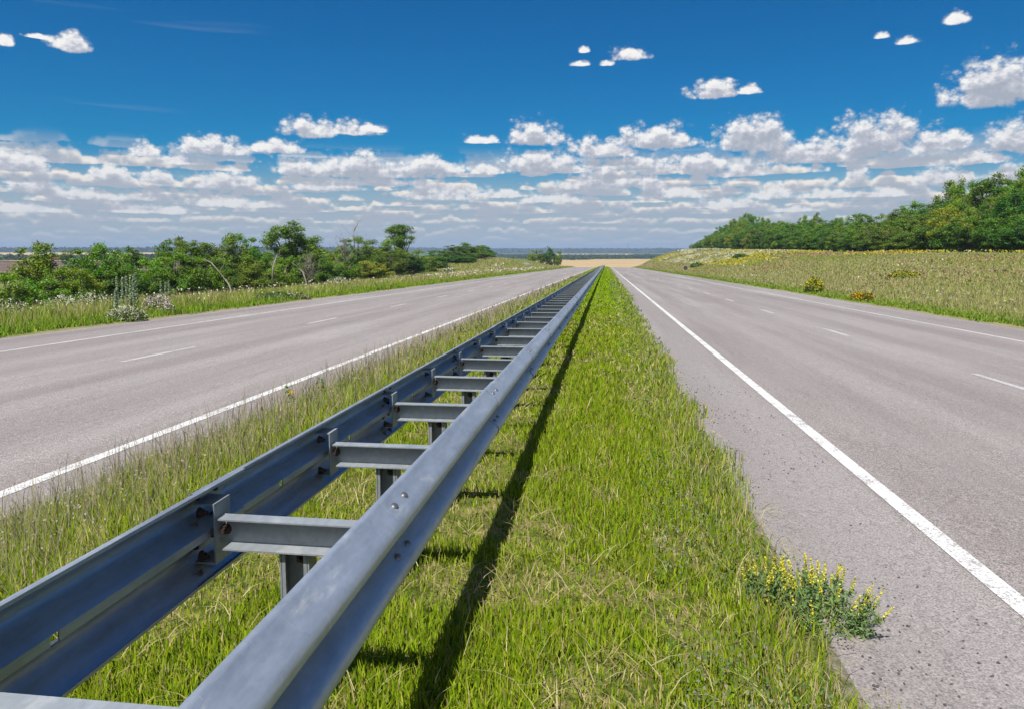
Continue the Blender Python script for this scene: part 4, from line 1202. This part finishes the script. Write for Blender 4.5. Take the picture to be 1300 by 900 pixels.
CL = [ # centre x, base y, half width, height (pixels of the photo)
    (95, 62, 38, 27), (45, 48, 22, 8), (8, 56, 15, 20), (395, 170, 46, 29), (440, 169, 46, 20), (470, 167, 28, 11),
    (185, 196, 30, 22), (270, 193, 56, 29), (352, 192, 40, 22), (228, 207, 40, 16), (28, 213, 62, 34),
    (1262, 124, 82, 72), (1300, 118, 90, 66), (908, 121, 42, 25), (950, 118, 24, 14),
    (800, 74, 26, 20), (738, 83, 16, 9), (770, 83, 11, 9), (742, 66, 8, 10), (1117, 48, 12, 11), (1150, 55, 18, 12), (1213, 28, 22, 19),
    (682, 180, 48, 35), (612, 181, 30, 13), (690, 215, 86, 34), (832, 184, 62, 37), (765, 196, 62, 30), (790, 214, 90, 22),
    (958, 186, 62, 50), (1105, 188, 78, 58), (1190, 188, 52, 36), (1040, 202, 140, 34), (880, 214, 60, 24), (940, 222, 60, 20),
    (1292, 186, 52, 52), (1245, 204, 52, 24), (1196, 233, 56, 38), (1082, 227, 23, 25), (1280, 226, 20, 22), (1037, 213, 11, 9), (1130, 248, 40, 14),
    (780, 236, 84, 28), (978, 250, 36, 22), (375, 218, 30, 28), (450, 218, 62, 33), (545, 218, 58, 25), (480, 234, 110, 20),
    (140, 230, 42, 30), (205, 231, 38, 24), (290, 236, 54, 26), (50, 243, 44, 33), (20, 232, 26, 16), (620, 219, 30, 16),
    (130, 252, 80, 16), (300, 262, 70, 13), (420, 240, 60, 18), (570, 252, 60, 22), (640, 250, 44, 14), (700, 256, 60, 12),
    (475, 224, 130, 26), (850, 250, 60, 18), (920, 262, 50, 16), (1010, 268, 40, 10), (1060, 250, 50, 14), (30, 268, 70, 14), (200, 270, 70, 12),
]
def field_F(p, fb):
    acc = None
    for cx, by, hw, hh in CL:
        a, e = azel(cx, by)
        a2, _ = azel(cx + hw, by); _, e2 = azel(cx, by - hh * .88)
        sx, sy = 1 / (a2 - a), 1 / (e2 - e)
        q = t.vm('MULTIPLY_ADD', p, (sx, sy, 0), (-a * sx, -e * sy, 0))
        q = t.vm('MAXIMUM', q, t.vm('MULTIPLY', q, (1, -4.0, 1)))
        l = t.vm('LENGTH', q)
        # bigger clouds carry relatively finer billows
        acc = l if acc is None else t.m('SMOOTH_MIN', acc, l, .12)
    return t.m('ADD', t.m('SUBTRACT', 1.10, acc), fb)
def heaps(p, scale, detail):
    nd = t.n('ShaderNodeTexVoronoi', voronoi_dimensions='2D', feature='F1')
    t.put(nd.inputs['Vector'], p); nd.inputs['Scale'].default_value = scale
    nd.inputs['Detail'].default_value = detail; nd.inputs['Roughness'].default_value = .55; nd.inputs['Lacunarity'].default_value = 2.3
    return t.m('SUBTRACT', .42, nd.outputs['Distance'])
def billow(p):
    a = t.noise(t.vm('MULTIPLY', p, (1, 1.35, 1)), 26, 4, .55)
    q = t.vm('MULTIPLY', p, (1, 1.3, 1))
    return t.m('ADD', t.m('MULTIPLY', t.m('SUBTRACT', a, .5), 1.05), t.m('MULTIPLY', heaps(q, 48, 2), .50))
# rows of far cumulus towards the horizon: one flat-based heap per cell, cells shrinking with elevation
def deck(az, el, fb):
    e = t.m('ADD', t.m('MAXIMUM', el, .001), .06)
    v0 = t.m('LOGARITHM', e, math.e)
    best = None
    for a, b, off in ((1.05, 6.0, .13), (.68, 4.6, 5.41), (1.5, 8.0, 9.77), (.85, 5.2, 14.3)):
        v = t.m('MULTIPLY_ADD', v0, b, off); iv = t.m('FLOOR', v); fv = t.m('SUBTRACT', v, iv)
        wn = t.n('ShaderNodeTexWhiteNoise', noise_dimensions='1D'); t.put(wn.inputs['W'], t.m('ADD', iv, off))
        er = t.m('EXPONENT', t.m('DIVIDE', t.m('SUBTRACT', iv, off), b))
        u = t.m('ADD', t.m('MULTIPLY', t.m('DIVIDE', az, er), a), t.m('MULTIPLY', wn.outputs[0], 7.0)); iu = t.m('FLOOR', u); fu = t.m('SUBTRACT', u, iu)
        c = t.n('ShaderNodeCombineXYZ'); t.put(c.inputs[0], iu); t.put(c.inputs[1], iv); c.inputs[2].default_value = off
        w3 = t.n('ShaderNodeTexWhiteNoise', noise_dimensions='3D'); t.put(w3.inputs['Vector'], c.outputs[0])
        rr = sep(t, w3.outputs['Color'])
        hw = t.m('MULTIPLY_ADD', rr[0], .40, .20); cx = t.m('MULTIPLY_ADD', t.m('SUBTRACT', rr[1], .5), .25, .5)
        hh = t.m('MULTIPLY_ADD', rr[2], .55, .32)
        x = t.m('DIVIDE', t.m('SUBTRACT', fu, cx), hw)
        y = t.m('DIVIDE', t.m('SUBTRACT', fv, t.m('MULTIPLY_ADD', t.m('FRACT', t.m('MULTIPLY', rr[0], 37.7)), .34, .10)), hh); y = t.m('MAXIMUM', y, t.m('MULTIPLY', y, -4.5))
        l = t.m('SQRT', t.m('ADD', t.m('MULTIPLY', x, x), t.m('MULTIPLY', y, y)))
        best = l if best is None else t.m('SMOOTH_MIN', best, l, .15)
    return t.m('ADD', t.m('SUBTRACT', 1.0, best), fb)
def billow_low(az, el):
    c = t.n('ShaderNodeCombineXYZ'); t.put(c.inputs[0], az); t.put(c.inputs[1], t.m('MULTIPLY', t.m('LOGARITHM', t.m('ADD', t.m('MAXIMUM', el, .001), .06), math.e), .16)); c.inputs[2].default_value = 4.2
    return t.m('ADD', t.m('MULTIPLY', t.m('SUBTRACT', t.noise(c.outputs[0], 24, 4, .55), .5), 1.7), t.m('MULTIPLY', heaps(c.outputs[0], 50, 1), .55))
fb0 = billow(P0)
F0 = field_F(P0, fb0)
P1 = t.vm('ADD', P0, (-.003, .0120, 0))
F1 = field_F(P1, billow(P1))
EL1 = t.m('MULTIPLY_ADD', EL, 1.05, .0032)
D0 = deck(AZ, EL, billow_low(AZ, EL)); D1 = deck(AZ, EL1, billow_low(AZ, EL1))
alpha_c = t.ss(F0, -.10, .42)
alpha_l = t.m('MULTIPLY', t.ss(D0, -.05, .35), t.ss(EL, .145, .105))
# light from above: bright where little cloud lies higher up, grey towards the base
lit = t.m('SUBTRACT', 1.0, t.ss(F1, -.25, .75))
rel = t.m('MULTIPLY', t.m('SUBTRACT', fb0, billow(t.vm('ADD', P0, (-.0025, .0050, 0)))), .8)
lit = t.m('ADD', lit, rel, clamp=True)
lit_l = t.m('SUBTRACT', 1.0, t.ss(D1, -.20, .60))
ramp_c = [(0, (.40, .44, .52)), (.40, (.54, .56, .63)), (.70, (.80, .80, .83)), (1, (.95, .94, .92))]
col_c = t.ramp(lit, ramp_c)
col_l = t.ramp(lit_l, [(0, (.42, .465, .54)), (.40, (.49, .52, .58)), (.75, (.70, .68, .67)), (1, (.92, .86, .79))])
# far clouds lose contrast in the air near the horizon
airc = (.40, .465, .535)
col_l = t.mix(t.ss(EL, .070, -.002, 0, .88), col_l, airc)
col_c = t.mix(t.m('MULTIPLY', t.ss(EL, .15, .03), .35), col_c, (.50, .52, .56))
bg_s = t.n('ShaderNodeBackground'); bg_c = t.n('ShaderNodeBackground')
hsv = t.n('ShaderNodeHueSaturation'); hsv.inputs['Saturation'].default_value = 1.30
t.put(hsv.inputs['Color'], sky.outputs[0])
# the deep blue holds for the sky away from the sun; the unseen half behind is paler, with white cloud added as fill light
side = t.ss(S[1], .0, -.40)
deep = t.mix(1.0, hsv.outputs[0], (.02, .70, .99), 'MULTIPLY')
t.put(bg_s.inputs[0], t.mix(side, deep, sky.outputs[0])); bg_s.inputs[1].default_value = .068
veil = t.m('MULTIPLY', t.ss(EL, .135, .045), .92)
cc = t.mix(t.m('DIVIDE', alpha_l, t.m('ADD', t.m('MAXIMUM', alpha_l, veil), .001), clamp=True), airc, col_l)
cc = t.mix(alpha_c, cc, col_c)
t.put(bg_c.inputs[0], cc); bg_c.inputs[1].default_value = .78
al = t.m('MAXIMUM', alpha_c, t.m('MAXIMUM', alpha_l, veil))
over = t.m('MULTIPLY', t.ss(t.noise(G, 3.2, 4, .55), .44, .62), side)  # bright patches added to the sky behind the camera, to lift the shadows
al = t.m('MAXIMUM', al, t.m('MULTIPLY', over, .7)); cc2 = t.mix(over, cc, (.86, .86, .86)); t.put(bg_c.inputs[0], cc2)
# thin high streaks at left
st_ = t.noise(t.vm('MULTIPLY', t.vm('ADD', P0, (0, 0, 2)), (3, 60, 1)), 1.0, 3, .5)
al = t.m('MAXIMUM', al, t.m('MULTIPLY', t.m('MULTIPLY', t.ss(st_, .60, .75), t.ss(AZ, -.35, -.5)), t.m('MULTIPLY', t.ss(EL, .13, .17), .10)))
# lay all the cloud, the added fill patches too, over the blue sky
mx = t.n('ShaderNodeMixShader'); t.put(mx.inputs[0], al)
t.nt.links.new(bg_s.outputs[0], mx.inputs[1]); t.nt.links.new(bg_c.outputs[0], mx.inputs[2])
out = t.n('ShaderNodeOutputWorld'); t.nt.links.new(mx.outputs[0], out.inputs[0])
w.cycles.sampling_method = 'MANUAL'; w.cycles.sample_map_resolution = 512

sun = bpy.data.lights.new('sun', 'SUN'); sun.energy = 4.6; sun.angle = R(.53); sun.color = (1.0, .955, .88)
so = bpy.data.objects.new('sun', sun); col.objects.link(so)
dv = Vector((math.sin(SUN_AZ) * math.cos(SUN_EL), math.cos(SUN_AZ) * math.cos(SUN_EL), -math.sin(SUN_EL)))
so.rotation_euler = dv.to_track_quat('-Z', 'Y').to_euler()
so.location = (-20, -80, 120)

# the air
HAZE = True
if HAZE:
    m, t = mat_new('haze'); o_ = t.n('ShaderNodeOutputMaterial'); v = t.n('ShaderNodeVolumePrincipled')
    v.inputs['Color'].default_value = (.56, .74, 1.0, 1); v.inputs['Density'].default_value = 1.7e-4; v.inputs['Anisotropy'].default_value = 0.0
    t.nt.links.new(v.outputs[0], o_.inputs['Volume'])
    mb = MB(); mb.box(-14500, 14500, -400, 16500, -60, 84)
    hz = link('haze', mb.mesh('haze', m)); tag(hz, kind='stuff'); hz.display_type = 'WIRE'

# ------------------------------------------------------------------ camera and render settings
cam = bpy.data.cameras.new('camera'); co = bpy.data.objects.new('camera', cam); col.objects.link(co)
cam.sensor_fit = 'HORIZONTAL'; cam.sensor_width = 36.0; cam.lens = 36.0 * F / 1300
cam.shift_y = -45 / 1300
cam.clip_start = .05; cam.clip_end = 40000
co.location = (0, 0, CAM_Z); co.rotation_euler = (math.pi / 2 - PITCH, 0, YAW)
sc.camera = co
sc.view_settings.view_transform = 'Standard'; sc.view_settings.look = 'None'
sc.view_settings.exposure = 0.35; sc.view_settings.gamma = 1.0; sc.view_settings.use_curve_mapping = False
sc.render.engine = 'CYCLES'
cy = sc.cycles
cy.max_bounces = 6; cy.diffuse_bounces = 2; cy.glossy_bounces = 3; cy.transmission_bounces = 3; cy.volume_bounces = 0; cy.transparent_max_bounces = 8
cy.use_denoising = True
cy.use_adaptive_sampling = True; cy.adaptive_threshold = .02
cy.caustics_reflective = False; cy.caustics_refractive = False
